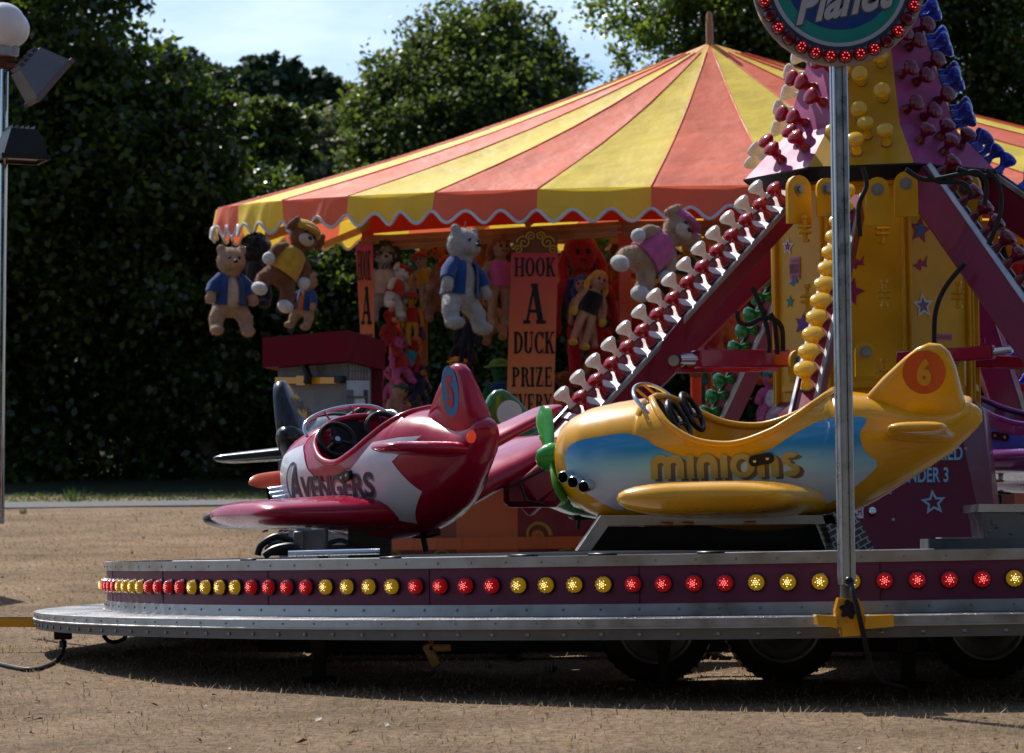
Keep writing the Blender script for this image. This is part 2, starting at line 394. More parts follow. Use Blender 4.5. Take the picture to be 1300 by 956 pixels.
def crown_mesh(clumps, n, leaf, seed, tw=34, spread=.16, needle=False):
    rg = np.random.default_rng(seed); cs = np.array([c[:3] for c in clumps]); rs = np.array([c[3] for c in clumps]); fl = np.array([c[4] if len(c) > 4 else 1. for c in clumps])
    wt = rs**2; wt = wt/wt.sum(); pts = []
    ntw = np.maximum(6, (wt*len(clumps)*tw).astype(int))
    tws = []; twr = []
    for c, r, k, f in zip(cs, rs, ntw, fl):
        d = rg.normal(size=(k, 3)); d /= np.linalg.norm(d, axis=1)[:, None]
        rr = r*(.35+.65*rg.random(k)**.45)*(1+.16*rg.normal(size=k)); rr = np.where(rg.random(k) < .14, r*(1.05+.28*rg.random(k)), rr); q = c+d*rr[:, None]*np.array([1, 1, f]); tws.append(q); twr.append(np.full(k, r*spread)*(.6+.8*rg.random(k)))
    tws = np.concatenate(tws); twr = np.concatenate(twr)
    i = rg.choice(len(tws), n, p=twr**2/np.sum(twr**2)); p = tws[i]+rg.normal(size=(n, 3))*twr[i][:, None]*np.array([1, 1, .7])
    nr = rg.normal(size=(n, 3))+np.array([0, 0, .9]); nr /= np.linalg.norm(nr, axis=1)[:, None]
    a = np.cross(nr, rg.normal(size=(n, 3))); a /= np.linalg.norm(a, axis=1)[:, None]; b = np.cross(nr, a)
    s = 1.12*leaf*(.55+.75*rg.random(n))[:, None]; wd = .12 if needle else .36
    v = np.stack([p-a*s*.5, p+b*s*wd+nr*s*.08, p+a*s*.55, p-b*s*wd+nr*s*.08], 1).reshape(-1, 3)
    me = bpy.data.meshes.new('crown'); me.vertices.add(4*n); me.vertices.foreach_set('co', v.ravel())
    me.loops.add(4*n); me.loops.foreach_set('vertex_index', np.arange(4*n)); me.polygons.add(n)
    me.polygons.foreach_set('loop_start', np.arange(0, 4*n, 4)); me.update(calc_edges=True); return me
def tree(name, label, cat, px, Y, clumps, n, leaf, lm, seed, group=None, tr=.18, **kw):
    b = P(px, 640, Y); b.z = gz(b.x, b.y)
    cl = []
    for c in clumps:
        q = P(c[0], c[1], Y+c[3]+(1.0 if lm is LM1 and c[1] > 350 and px < 350 else 0)-(.9 if lm is LM1 and c[1] < 300 and px < 350 else 0)); cl.append((q.x, q.y, q.z, c[2]*Y/F, c[4] if len(c) > 4 else 1.))
    t = thing(name, label, cat, b, group)
    me = crown_mesh([(c[0]-b.x, c[1]-b.y, c[2]-b.z, c[3], c[4]) for c in cl], n, leaf, seed, **kw); me.materials.append(lm)
    link('crown', me, t)
    m = MB(); top = Vector((sum(c[0] for c in cl)/len(cl), sum(c[1] for c in cl)/len(cl), max(c[2] for c in cl)))
    h = top.z-b.z; rg = random.Random(seed)
    tp = [b-Vector((0,0,.2)), b+Vector((0,0,h*.15)), b.lerp(top, .4)+Vector((rg.uniform(-.2,.2), 0, 0)), b.lerp(top, .7), top]
    m.tube(catmull(tp, 5), [tr*(1.25-.055*i) if i else tr*1.6 for i in range(21)], 9)
    n = int(n)
    for c in cl:
        if c[3] < .9*(1 if Y < 60 else 1.2): continue
        q = Vector(c[:3]); z0 = min(max((q.z-b.z)*.55, .4), h*.7); s0 = b.lerp(top, z0/h)
        mid = s0.lerp(q, .5)+Vector((0, 0, .12*(q-s0).length)); m.tube(catmull([s0, mid, q+Vector((0,0,c[3]*.4))], 4), [tr*(.5-.045*i) for i in range(9)], 6)
    m.build('trunk', bark, t); return t
LM1 = leaf_mat('broad_leaf_dark', (.010,.024,.007), (.06,.10,.015), .48, .32, .7)
LM2 = leaf_mat('broad_leaf_light', (.035,.07,.018), (.085,.12,.032), .32, .5, .35)
LM3 = leaf_mat('conifer_needles', (.02,.045,.022), (.04,.075,.032), .1, .6, .3)
LM4 = leaf_mat('willow_leaf', (.08,.10,.065), (.13,.15,.10), .3, .5, .4)
LM5 = leaf_mat('birch_leaf', (.03,.06,.014), (.11,.17,.03), .42, .35, .6)
G = 'trees bordering the field'
tree('broadleaf_tree', 'tall dark glossy leaved tree at the left edge behind the lamp post', 'tree', 30, 47.0,
     [(-60,60,120,1),(20,-20,110,0),(90,60,105,-.5),(140,10,50,-.8),(60,170,130,0),(-40,260,140,0),(145,175,78,-1.2),(110,290,115,-.5),(20,400,150,0),(150,400,110,-.6),(-60,520,150,0),(60,540,120,-.6),(160,530,110,-.4),(90,-60,100,.3),(140,-30,45,-.3),(60,120,120,.8),(130,230,110,.8)], 90000, .14, LM1, 11, G, tr=.22, spread=.24, tw=26)
tree('broadleaf_tree', 'dark bushy tree sloping down to the corner of the striped canopy', 'tree', 265, 46.5,
     [(215,170,75,-.6),(250,197,52,-.9),(288,262,58,-.6),(225,270,85,-.4),(325,330,80,-.2),(235,370,95,0),(330,430,90,0),(240,480,100,0),(345,530,95,0),(250,570,90,-.2),(205,110,42,-.8)], 80000, .125, LM1, 12, G, tr=.16, spread=.22, tw=28)
tree('broadleaf_tree', 'dark tree seen through the stall behind the ticket booth', 'tree', 450, 48.0,
     [(410,330,90,0),(470,420,110,0),(420,530,110,0),(520,360,100,0),(540,500,120,0),(480,590,90,0)], 60000, .105, LM1, 13, G, tr=.16)
tree('broadleaf_tree', 'dark tree seen through the stall behind the orange sign', 'tree', 680, 48.0,
     [(620,380,110,0),(700,330,110,0),(640,520,120,0),(760,440,120,0),(740,560,110,0),(820,340,110,0)], 60000, .105, LM1, 14, G, tr=.16)
tree('broadleaf_tree', 'dark tree seen between the ride arms behind the yellow tower', 'tree', 950, 48.0,
     [(890,400,120,0),(970,330,120,0),(900,550,120,0),(1040,450,130,0),(1020,590,110,0)], 50000, .105, LM1, 15, G, tr=.16)
tree('broadleaf_tree', 'tall dark tree with sunlit outer twigs over the canopy peak', 'tree', 900, 46.0,
     [(860,-20,95,0),(810,40,42,-1.6),(775,15,30,-1.8),(850,85,60,-.8),(800,110,26,-1.6),(920,40,90,0),(1000,100,110,.5),(960,220,130,1),(860,230,110,1),(1080,0,120,0),(1020,-90,140,0),(780,128,16,-1.4)], 130000, .09, LM5, 16, G, tr=.2)
tree('broadleaf_tree', 'dark tree at the right edge behind the blue lamps', 'tree', 1240, 47.0,
     [(1180,60,120,0),(1280,40,120,0),(1350,160,130,0),(1240,200,130,0),(1300,330,140,0),(1180,380,120,0),(1330,480,140,0),(1220,540,130,0),(1230,-60,130,0),(1390,-40,130,0)], 100000, .10, LM1, 17, G, tr=.22)
tree('birch_tree', 'full rounded green tree standing beyond the canopy slope', 'tree', 590, 58,
     [(500,150,55,0),(475,215,45,-.5),(540,110,62,0),(590,75,60,0),(640,80,62,0),(680,98,50,0),(706,140,36,0),(560,190,75,-1),(640,170,80,-1),(600,40,24,0),(640,38,20,0),(515,105,20,0),(570,52,14,0),(690,170,52,0),(480,270,50,0)], 85000, .12, LM2, 18, G, tr=.2, tw=40, spread=.2)
G2 = 'pines on the far slope'
for i, (px, cl, lb) in enumerate([
    (250, [(225,90,26,0),(205,80,22,0),(262,110,26,0),(240,140,45,0),(270,170,50,0)], 'rounded far tree just right of the tall left tree, on the slope'),
    (330, [(330,82,17,0,.8),(312,92,18,0),(350,92,18,0),(300,112,26,0),(345,120,32,0),(320,160,50,0)], 'dark pine with a raised rounded top, highest on the far slope'),
    (390, [(385,100,18,0),(405,106,17,0),(370,112,20,0),(395,135,32,0),(380,175,45,0)], 'dark pine between the raised rounded pine and the low spiky pine'),
    (435, [(425,118,15,0),(445,112,11,0),(440,135,20,0),(430,160,30,0),(455,175,30,0),(445,210,40,0),(460,120,7,0)], 'low spiky pine meeting the full green tree on the far slope')]):
    tree('pine_tree', lb, 'tree', px, 96, cl, 16000, .30, LM3, 30+i, G2, tr=.25, needle=False, spread=.2)
tree('willow_tree', 'grey green feathery tree above the left end of the canopy', 'tree', 390, 64,
     [(375,190,42,0),(410,180,36,0),(435,200,36,0),(360,230,45,0),(405,235,50,0),(345,165,24,0),(450,240,40,0)], 26000, .12, LM4, 41, None, tr=.16)
tree('pale_shrub', 'mid green shrub between the dark left tree and the far pines', 'tree', 340, 54,
     [(335,155,32,0),(360,150,22,0),(380,160,24,0),(320,200,40,0),(350,215,40,0)], 16000, .11, LM2, 42, None, tr=.12)

# parasol added outside the picture, only to cast the shadow at the left
t = thing('shadow_parasol', 'round cream parasol on a thin pole, unseen, added to cast the shadow at the left', 'shadow_parasol', (-5.75, 22.4, gz(-5.75,22.4)))
z0 = t.location.z; M = Matrix.Translation(t.location)
MB().lathe([(.03,2.75),(.5,2.6),(1.15,2.25),(1.15,2.1)], M, 8).build('canopy', mat('cream_canvas', (.5,.45,.36), .8, transl=.1), t)
MB().lathe([(0,0),(.02,0),(.02,2.7),(0,2.7)], M, 10).build('pole', alud, t); MB().lathe([(0,-.02),(.25,-.02),(.25,.05),(.05,.08),(0,.08)], M, 20).build('base', dark, t)

# unseen belt of trees added behind the camera to darken reflections and cut sky fill
LM6 = leaf_mat('park_leaf', (.02,.035,.012), (.04,.06,.02), .3, .6, .3)
bx = [(-26,-15),(-19,-18),(-12,-14),(-5,-17),(2,-14),(9,-18),(16,-15),(23,-17),(-34,-6),(31,-5)]
bt0 = None
for i, (x, y) in enumerate(bx):
    if bt0 is None:
        bt0 = thing('unseen_belt_tree', 'broad unseen tree added behind the photographer to darken reflections and cut sky fill', 'tree', (x, y, 0), 'unseen trees added behind the photographer')
        me = crown_mesh([(0,0,8,3.8,1.1),(-2.6,.5,5.5,3.0,1),(2.7,-.4,5.8,3.0,1),(0,1.5,4,3.0,.8),(.5,-1.5,10.5,2.6,1),(-2,0,2.4,2.2,.8),(2.4,0,2.2,2.2,.8)], 20000, .42, 77); me.materials.append(LM6); link('crown', me, bt0)
        MB().tube([(0,0,-.3),(0,0,3),(.2,0,8)], [.35,.28,.12], 10).build('trunk', bark, bt0, local=True)
    else:
        c = bt0.copy(); COL.objects.link(c); c.location = (x, y, 0); c.rotation_euler = (0,0,i*1.3); c.scale = (1+.1*math.sin(i*2),)*3
        for k in bt0.children: q = k.copy(); COL.objects.link(q); q.parent = c
# ------------------------------------------------------------------ the ride platform
CX, CY = 2.09, 16.2; DC = math.hypot(CX, CY); TH = math.atan2(CX, CY)
def rad(px):
    d = ray(px, 700); return DC*math.sin(TH-math.atan2(d.x, d.y))
RR = rad(135); RW = rad(45)
def ring(phi, r, z):                             # phi in degrees from the camera side, growing to the left
    a = R_(phi)+TH; return Vector((CX-r*math.sin(a), CY-r*math.cos(a), z))
def ringdir(phi): a = R_(phi)+TH; return Vector((-math.sin(a), -math.cos(a), 0))
ZT, ZP0, ZW = .528, .268, .268
MC = Matrix.Translation((CX, CY, 0))
plat = thing('ride_platform', 'round mauve ride platform edged in aluminium with red and yellow marker lights', 'ride platform', (CX, CY, 0), rot=(0, R_(-.42), 0))
SEG = 180
MB().lathe([(RR-.004,ZW+.03),(RR-.004,ZT-.04)], MC, SEG).build('rim_panel', mauve, plat)
MB().lathe([(RR-.02,ZT-.012),(RR-.02,ZT),(RR+.006,ZT),(RR+.006,ZT-.046),(RR-.004,ZT-.046)], MC, SEG).build('top_trim', alu, plat)
MB().lathe([(RR-.004,ZW+.052),(RR+.004,ZW+.052),(RR+.008,ZW+.004),(RR+.02,ZW+.004),(RR+.02,ZW+.001)], MC, SEG).build('bottom_trim', alu, plat)
dk = mat('worn_deck_plate', (.20,.20,.21), .45, .7, var=.35, scale=5, bump=.4, bscale=70)
m = MB()
for (r0, r1, gaps) in ((0,1.1,()),(1.1,2.3,((22,40),(70,95),(-60,-40))),(2.3,3.5,((10,26),(34,52),(62,74),(-35,-22),(-64,-48))),(3.5,RR-.01,())):
    for q in range(90):
        p0, p1 = q*4-180, q*4-176
        if any(g0 <= p0 and p1 <= g1 for g0, g1 in gaps): continue
        m.add([ring(p0,r0,ZT-.03),ring(p1,r0,ZT-.03),ring(p1,r1,ZT-.03),ring(p0,r1,ZT-.03),ring(p0,r0,ZT-.06),ring(p1,r0,ZT-.06),ring(p1,r1,ZT-.06),ring(p0,r1,ZT-.06)], [(0,1,2,3),(7,6,5,4),(0,4,5,1),(1,5,6,2),(2,6,7,3),(3,7,4,0)])
m.build('deck', dk, plat)
def checker():
    m = mat('checker_plate', (.22,.22,.23), .36, .9, var=.2, scale=4)
    n = m.node_tree.nodes; l = m.node_tree.links.new; t = n.new('ShaderNodeTexCoord'); b = n['Principled BSDF']
    w = n.new('ShaderNodeTexVoronoi'); w.inputs['Scale'].default_value = 26; mp_ = n.new('ShaderNodeMapping'); mp_.inputs['Scale'].default_value = (1,.45,1); mp_.inputs['Rotation'].default_value = (.3,.2,.78)
    l(t.outputs['Object'], mp_.inputs[0]); l(mp_.outputs[0], w.inputs['Vector'])
    r = n.new('ShaderNodeMapRange'); r.inputs[1].default_value = .12; r.inputs[2].default_value = .26; r.inputs[3].default_value = 1; r.inputs[4].default_value = 0
    l(w.outputs[0], r.inputs[0]); bp = n.new('ShaderNodeBump'); bp.inputs['Strength'].default_value = 1; bp.inputs['Distance'].default_value = .006
    l(r.outputs[0], bp.inputs['Height']); l(bp.outputs[0], b.inputs['Normal']); return m
chk = checker()
MB().lathe([(RR+.02,ZW),(RW,ZW),(RW+.004,ZW-.002)], MC, SEG).build('walkway', chk, plat)
MB().lathe([(RW+.004,ZW-.001),(RW+.006,ZW-.034),(RW+.012,ZW-.036),(RW+.012,ZW-.042),(RW,ZW-.044)], MC, SEG).build('walkway_edge', alu, plat)
MB().lathe([(RW-.002,ZW-.044),(RW-.002,ZW-.088),(RW-.04,ZW-.09),(RW-.3,ZW-.05)], MC, SEG).build('walkway_skirt', alud, plat)
bolts = MB()
for i in range(56):
    ph = -24+i*2.0; d = ringdir(ph)
    if i % 2 == 0 or True: bolts.lathe([(.009,0),(.009,.004),(.005,.008),(0,.009)], frame(ring(ph, RW-.002, ZW-.066), d), 8)
for i in range(44):
    ph = -22+i*2.3; d = ringdir(ph)
    bolts.lathe([(.006,0),(.006,.003),(0,.005)], frame(ring(ph, RR+.005, ZT-.024), d), 7)
    bolts.lathe([(.006,0),(.006,.003),(0,.005)], frame(ring(ph+1, RR+.006, ZW+.03), d), 7)
    bolts.lathe([(.005,0),(.005,.003),(0,.004)], frame(ring(ph+.4, RW+.005, ZW-.018), d), 7)
tag(bolts.build('rivets', steel, plat), kind='stuff')
seam = MB()
for ph in (-16, 0, 13.5, 27, 40.5, 54, 67.5):
    seam.box((0,0,0), (.004,.002,.17), frame(ring(ph, RR-.003, (ZT+ZW)/2), (0,0,1), ringdir(ph+90)))
seam.build('panel_seam', dark, plat)
def marker(lens, led, nm):
    m = MB()
    m.lathe([(.041,-.002),(.043,.008),(.041,.014),(.037,.016)], None, 28, 0)
    m.lathe([(.0365,.014),(.036,.030),(.031,.040),(.018,.046),(0,.047)], None, 28, 1)
    for q in range(12):                       # moulded flutes
        a = q*math.pi/6; m.box((.0325*math.cos(a), .0325*math.sin(a), .0385), (.010,.0035,.004), None, 1)
    def dot(x, y, r=.0034):
        m.lathe([(r,0),(r*.7,.0016),(0,.0022)], Matrix.Translation((x, y, .0462-.4*(x*x+y*y)*12)), 7, 2)
    dot(0,0)
    for q in range(6):
        a = q*math.pi/3+.3; dot(.010*math.cos(a), .010*math.sin(a)); 
    for q in range(6):
        a = q*math.pi/3+.82; dot(.019*math.cos(a), .019*math.sin(a), .0026)
    me = m.mesh(nm, [mat('lamp_bezel',(.05,.04,.045),.3,.6), lens, led]); return me
mkr = marker(lred, eled, 'red_marker'); mky = marker(lyel, eledy, 'yellow_marker')
zl = ZT-.046-.078
for i in range(-5, 50):
    ph = -7.25-1.753+1.753*i+1.753
    red = ((i-1)//4) % 2 == 0 if i != 0 else False
    d = ringdir(ph); M = frame(ring(ph, RR-.003, zl), d, Vector((0,0,1)))
    put('red_marker_light' if red else 'yellow_marker_light', mkr if red else mky, M @ Matrix.Rotation(random.uniform(0,1), 4, 'Z') @ Matrix.Rotation(random.uniform(-.03,.03), 4, 'X') @ Matrix.Scale(.92,4), plat)
# rods, hinges and fold seams on the deck edge
for a, b in ((54,44),(43,31),(30,22),(9,-3)):
    MB().tube([ring(a+(b-a)*q/6, RR-.06, ZT-.005) for q in range(7)], .010, 8).build('deck_edge_rod', alud, plat)
for a in (43.5, 30.4, 21, 16, 9.5): MB().box((0,0,0), (.12,.05,.028), frame(ring(a, RR-.07, ZT-.004), (0,0,1), ringdir(a+90)), bev=.004).build('deck_hinge', blk, plat)
# ------------------------------------------------------------------ trailer underneath
tr = thing('trailer_chassis', 'black trailer chassis carrying the ride with wheels and jack legs', 'trailer', (CX, CY, 0))
ch = MB()
ch.beam(P(330,812,14.6), P(1700,812,14.2), .12, .12); ch.beam(P(480,812,17.6), P(1500,812,17.6), .12, .12)
for q in range(5): ch.beam(P(420+q*240, 812, 14.3), P(420+q*210, 812, 17.9), .08, .1)
ch.box((CX+.6, CY+.9, .27), (3.6, 1.2, .14)); ch.box((CX-2.4, CY-.9, .2), (1.6, .7, .3))
ch.build('chassis_frame', dark, tr)
def wheel(px, Y, r=.26, w=.18):
    c = P(px, 800, Y); c.z = r-.006+gz(c.x,c.y); M = frame(c+Vector((0,w/2,0)), (0,-1,0), (0,0,1))
    m = MB(); m.lathe([(r*.62,.0),(r*.86,-.0),(r*.97,.02),(r,.05),(r,w-.05),(r*.97,w-.02),(r*.86,w),(r*.66,w)], M, 40)
    for q in range(40):
        a = q*math.pi/20; m.box((0,0,0), (.006,.012,w*.8), M @ Matrix.Rotation(a,4,'Z') @ Matrix.Translation((r+.001,0,w/2)))
    o = m.build('wheel', rub, tr)
    MB().lathe([(0,w*.55),(r*.25,w*.55),(r*.28,w*.75),(r*.45,w*.62),(r*.58,w*.7),(r*.62,w*.98),(r*.67,w*1.0)], M, 32).build('rim', mat('galvanised_rim',(.35,.36,.38),.35,.9), o)
for a in ((832,12.95), (992,12.95), (1250,12.95)): wheel(*a)
for px, Y, w in ((842,12.6,.045), (1152,12.5,.06), (1400,12.5,.06), (405,13.2,.06)):
    b = P(px, 800, Y); b.z = gz(b.x,b.y); m = MB()
    m.box(b+Vector((0,0,.13)), (w,w,.26), bev=.004); m.box(b+Vector((0,0,.012)), (w*2.6,w*2.6,.022), bev=.004); m.box(b+Vector((0,0,.2)), (w*1.3,w*1.3,.1), bev=.004); m.build('jack_leg', dark, tr)
m = MB(); p = P(905,814,13.3); m.box(p, (.26,.05,.05)); m.box(p+Vector((.13,-.02,0)), (.05,.07,.07)); m.tube([p+Vector((-.3,0,.12)), p+Vector((-.05,0,0))], .02); m.build('leaf_spring_hanger', dark, tr)
p = P(548,832,13.7); m = MB(); m.box(p, (.05,.04,.12), Matrix.Translation(p) @ Matrix.Rotation(-.4,4,'Y') @ Matrix.Translation(-p), bev=.006); m.box(p+Vector((.04,0,.035)), (.11,.04,.035), bev=.006); m.tube([p+Vector((-.03,0,-.06)), p+Vector((-.05,0,-.075)), p+Vector((0,0,-.08))], .008)
m.tube([p+Vector((0,0,.05)), p+Vector((-.01,0,.13))], .012, 8); m.build('winding_handle', yelp, tr)
# cables under the edge, yellow rail at the left
a = P(80,815,15.3); g = gz(a.x, a.y)
t = thing('power_cable', 'black power cable looping from the left end of the platform to the ground', 'cable', (a.x, a.y, g))
MB().tube(catmull([P(80,812,15.3), P(81,822,15.2), P(76,834,14.8), on_ground(62,844), on_ground(40,850), on_ground(12,846), on_ground(-25,836)], 8), .011, 9).build('cable', rub, t)
MB().box(P(80,806,15.3), (.09,.06,.05), bev=.004).tube([P(80,813,15.3), P(80,822,15.3)], .02, 10).build('plug', blk, t)
t = thing('hose_loop', 'short black hose hanging under the walkway right of the cable plug', 'hose', P(143,806,15.0))
MB().tube(catmull([P(131,806,15), P(137,813,15), P(146,815,15), P(157,811,15), P(160,805,15)], 6), .011, 9).build('hose', rub, t)
t = thing('yellow_rail', 'flat yellow rail running from the left end of the platform out of view', 'rail', P(-60,790,15.6))
MB().beam(P(-200,789.5,15.7), P(47,790,15.65), .05, .052, bev=.006).build('rail_bar', yelp, t)
m = MB()
m.beam(P(-200,789.5,15.7)+Vector((0,0,.028)), P(47,790,15.65)+Vector((0,0,.028)), .04, .004); m.build('rail_cap', alud, t)

# ------------------------------------------------------------------ things standing on the deck
def treadm():
    m = mat('tread_plate', (.2,.2,.21), .4, .5, var=0); n = m.node_tree.nodes; l = m.node_tree.links.new; b = n['Principled BSDF']; t = n.new('ShaderNodeTexCoord'); sc_ = n.new('ShaderNodeMapping'); sc_.inputs['Scale'].default_value = (62,62,62); sc_.inputs['Rotation'].default_value = (0,.5,0)
    w = n.new('ShaderNodeTexBrick'); w.offset = .5; w.inputs['Color1'].default_value = (.06,.06,.07,1); w.inputs['Color2'].default_value = (.10,.10,.11,1); w.inputs['Mortar'].default_value = (.5,.5,.52,1); w.inputs['Scale'].default_value = .5; w.inputs['Mortar Size'].default_value = .09; w.inputs['Brick Width'].default_value = 1.5; w.inputs['Row Height'].default_value = .8
    sp = n.new('ShaderNodeSeparateXYZ'); cb_ = n.new('ShaderNodeCombineXYZ'); l(t.outputs['Object'], sc_.inputs[0]); l(sc_.outputs[0], sp.inputs[0]); l(sp.outputs[0], cb_.inputs[0]); l(sp.outputs[2], cb_.inputs[1]); l(cb_.outputs[0], w.inputs['Vector']); l(w.outputs['Color'], b.inputs['Base Color']); return m
tread = treadm()
t = thing('boarding_step', 'grey aluminium boarding step with dark hollow under the yellow plane', 'step', P(850,697,12.7))
m = MB(); Y = 12.75; th = .5
def slab(pts, y0, y1, mb): 
    n = len(pts); vs = [P(a, b, Y)+Vector((0, y0, 0)) for a, b in pts]+[P(a, b, Y)+Vector((0, y1, 0)) for a, b in pts]
    mb.add(vs, [tuple(range(n))[::-1], tuple(range(n, 2*n))]+[(i, (i+1)%n, n+(i+1)%n, n+i) for i in range(n)])
slab([(733,699),(763,654),(1058,654),(1062,665),(773,667),(750,699)], 0, .55, m); m.build('step_frame', alu, t)
m = MB(); slab([(1044,654),(1082,644),(1112,699),(1060,699)], .0, .5, m); m.build('step_side', tread, t)
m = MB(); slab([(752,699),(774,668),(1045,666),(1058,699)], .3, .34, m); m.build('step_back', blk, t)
t = thing('deck_step', 'bright aluminium step at the right edge of the deck', 'step', P(1290,700,13.8))
Y = 13.8; m = MB(); slab([(1243,640),(1330,640),(1330,650),(1243,650)], 0, .5, m); m.build('step_top', mat('polished_plate',(.7,.7,.7),.3,1), t)
m = MB(); slab([(1246,650.5),(1330,650.5),(1330,698),(1253,698)], .02, .4, m); m.build('step_side', chk, t)
t = thing('floor_plate', 'low dark ribbed metal plate on the deck in front of the red base panel', 'plate', P(1230,697,12.9))
Y = 12.9; m = MB(); slab([(1180,684),(1330,683),(1330,699),(1180,699)], 0, .3, m); m.build('plate', alud, t)
m = MB(); slab([(1196,682),(1250,682),(1250,684),(1196,684)], .02, .2, m); m.build('plate_rib', alu, t)
# coupling gear at the left
t = thing('drawbar_gear', 'black lever and steel clamp of the drawbar at the left of the deck', 'coupling', P(390,705,13.9))
Y = 13.9; m = MB(); m.box(P(395,688,Y), (.15,.12,.13), bev=.01); m.box(P(379,690,Y-.08), (.05,.08,.12), bev=.008); m.box(P(410,690,Y+.1), (.05,.05,.16)); m.tube([P(340,690,Y), P(400,682,Y)], .014); m.build('clamp', alud, t)
m = MB(); m.tube(catmull([P(327,705,Y-.1), P(332,692,Y-.1), P(352,681,Y-.1), P(372,688,Y-.1)], 5), .017, 8); m.tube(catmull([P(335,706,Y-.15), P(350,697,Y-.15), P(372,694,Y-.15), P(376,703,Y-.15)], 5), .02, 8); m.box(P(352,699,Y-.1), (.12,.05,.05), bev=.01); m.build('lever', blk, t)
m = MB(); m.tube([P(366,703,Y-.3), P(482,700,Y-.3)], .014, 8); m.build('rod', chrome, t)
m = MB(); m.tube([P(395,672,Y), P(395,690,Y)], .03, 12); m.lathe([(0,0),(.05,0),(.05,.02),(0,.02)], Matrix.Translation(P(395,678,Y)), 14); m.build('jack_column', alud, t)
t = thing('control_box', 'grey steel control box with blue pipes behind the drawbar gear', 'box', P(455,705,14.6))
Y = 14.6; m = MB(); m.box(P(470,690,Y), (.22,.2,.15), bev=.008); m.build('cabinet', mat('grey_steel_paint',(.10,.11,.12),.5), t)
m = MB(); m.tube(catmull([P(405,695,Y-.1), P(430,686,Y-.1), P(445,692,Y-.1), P(452,702,Y-.1)], 5), .012); m.box(P(428,697,Y-.1), (.2,.05,.04), bev=.008); m.build('pipework', mat('blue_grey_pipe',(.12,.2,.26),.4,.3), t)

# ------------------------------------------------------------------ the tower with its arms
tow = thing('ride_tower', 'yellow eight sided ride tower with maroon arms and rows of coloured lamps', 'ride tower', (CX, CY, ZT-.03))
ROT = R_(-13-7.35)
def octf(k, r, z):                                # corner k; face k lies between corners k and k+1
    a = -math.pi/2 + R_(-13) + (k-.5)*math.pi/4; return Vector((CX+r*math.cos(a), CY+r*math.sin(a), z))
def octring(mb, prof, mis=None, faces=range(8), mi=0):
    for i in range(len(prof)-1):
        (r0, z0), (r1, z1) = prof[i], prof[i+1]
        for k in faces: mb.add([octf(k, r0, z0), octf(k+1, r0, z0), octf(k+1, r1, z1), octf(k, r1, z1)], [(0,1,2,3)], mis(k) if mis else mi)
    return mb
# face 0 looks 13 degrees left of the camera; face 1 next to the right; face 7 next to the left
def zp(py, Y=15.65): return P(1112, py, Y).z
ZC1 = zp(222); RCOL = .60
m = MB(); octring(m, [(.74, ZT-.03), (.66, zp(520)), (.60, zp(505))]); m.build('base_skirt', redm, tow)
m = MB(); octring(m, [(RCOL*.98, zp(515)), (RCOL*.98, ZC1-.06), (RCOL*1.04, ZC1-.055), (RCOL*1.04, ZC1), (.2, ZC1+.02)]); m.build('column', yelt, tow, ang=20)
# panel seams, ribs, hinge blocks
m = MB()
def facepoint(k, u, z, r=RCOL*.98, off=0.):     # u in -1..1 across face k
    a = octf(k, r, z); b = octf(k+1, r, z); n = ((a+b)/2-Vector((CX, CY, z))).normalized(); return a.lerp(b, (u+1)/2)+n*off
def facen(k): a = octf(k, 1, 0); b = octf(k+1, 1, 0); return ((a+b)/2-Vector((CX, CY, 0))).normalized()
for k in (6,7,0,1,2):
    fr = lambda u, z, off: frame(facepoint(k, u, z, off=off), facen(k), octf(k+1,1,0)-octf(k,1,0))
    for u in (-.93, .93): m.box((0,0,0), (.022,ZC1-zp(515),.03), fr(u, (ZC1+zp(515))/2, .012), bev=.006)
    m.box((0,0,0), (.32,.04,.022), fr(0, zp(488), .01), bev=.005)
m.build('column_rib', yelt, tow)
for px, py, Y in ((1022,288,15.3),(1120,290,15.25),(1122,370,15.25),(1024,376,15.3),(1122,470,15.25),(1216,372,15.5),(1216,460,15.5),(1216,300,15.5)):
    c = P(px, py, Y); m = MB(); m.box(c, (.07,.06,.014), bev=.003); m.box(c+Vector((0,0,-.03)), (.07,.06,.014), bev=.003); m.tube([c+Vector((0,-.01,-.07)), c+Vector((0,-.01,.05))], .013, 8)
    m.lathe([(0,0),(.022,0),(.022,.018),(0,.018)], Matrix.Translation(c+Vector((0,-.01,-.085))), 6); m.lathe([(0,0),(.022,0),(.022,.018),(0,.018)], Matrix.Translation(c+Vector((0,-.01,.045))), 6)
    m.build('hinge_block', [yelt, steel][0], tow)
# lug plates at the arm roots
def lug(px, py, Y, w=44, h=60, yaw=0):
    c = P(px, py, Y); s = Y/F; pts = [(-w/2*s,-h*.6*s),(w/2*s,-h*.6*s),(w/2*s,h*.12*s)]+[(w/2*s*math.cos(a), h*.12*s+w/2*s*math.sin(a)) for a in [q*math.pi/8 for q in range(1,8)]]+[(-w/2*s,h*.12*s)]
    M = Matrix.Translation(c) @ Matrix.Rotation(yaw,4,'Z') @ Matrix.Rotation(math.pi/2,4,'X')
    o = MB().prism(pts, .025, M).build('lug_plate', yelt, tow)
    b = MB(); b.lathe([(0,.03),(.022,.03),(.022,.05),(0,.052)], M @ Matrix.Translation((0,h*.1*s,0)), 6); b.lathe([(0,.025),(.034,.025),(.034,.031),(0,.031)], M @ Matrix.Translation((0,h*.1*s,0)), 20); b.build('bolt', steel, o)
for a in ((1012,248,15.35,36,62,.5),(1048,246,15.3,28,50,.3),(1114,248,15.15,30,66,-.1),(1150,240,15.15,30,60,-.1),(1228,246,15.6,40,62,-.6),(1012,462,15.3,26,40,.4),(1098,452,15.2,26,44,0),(1212,464,15.5,30,44,-.5)): lug(*a)
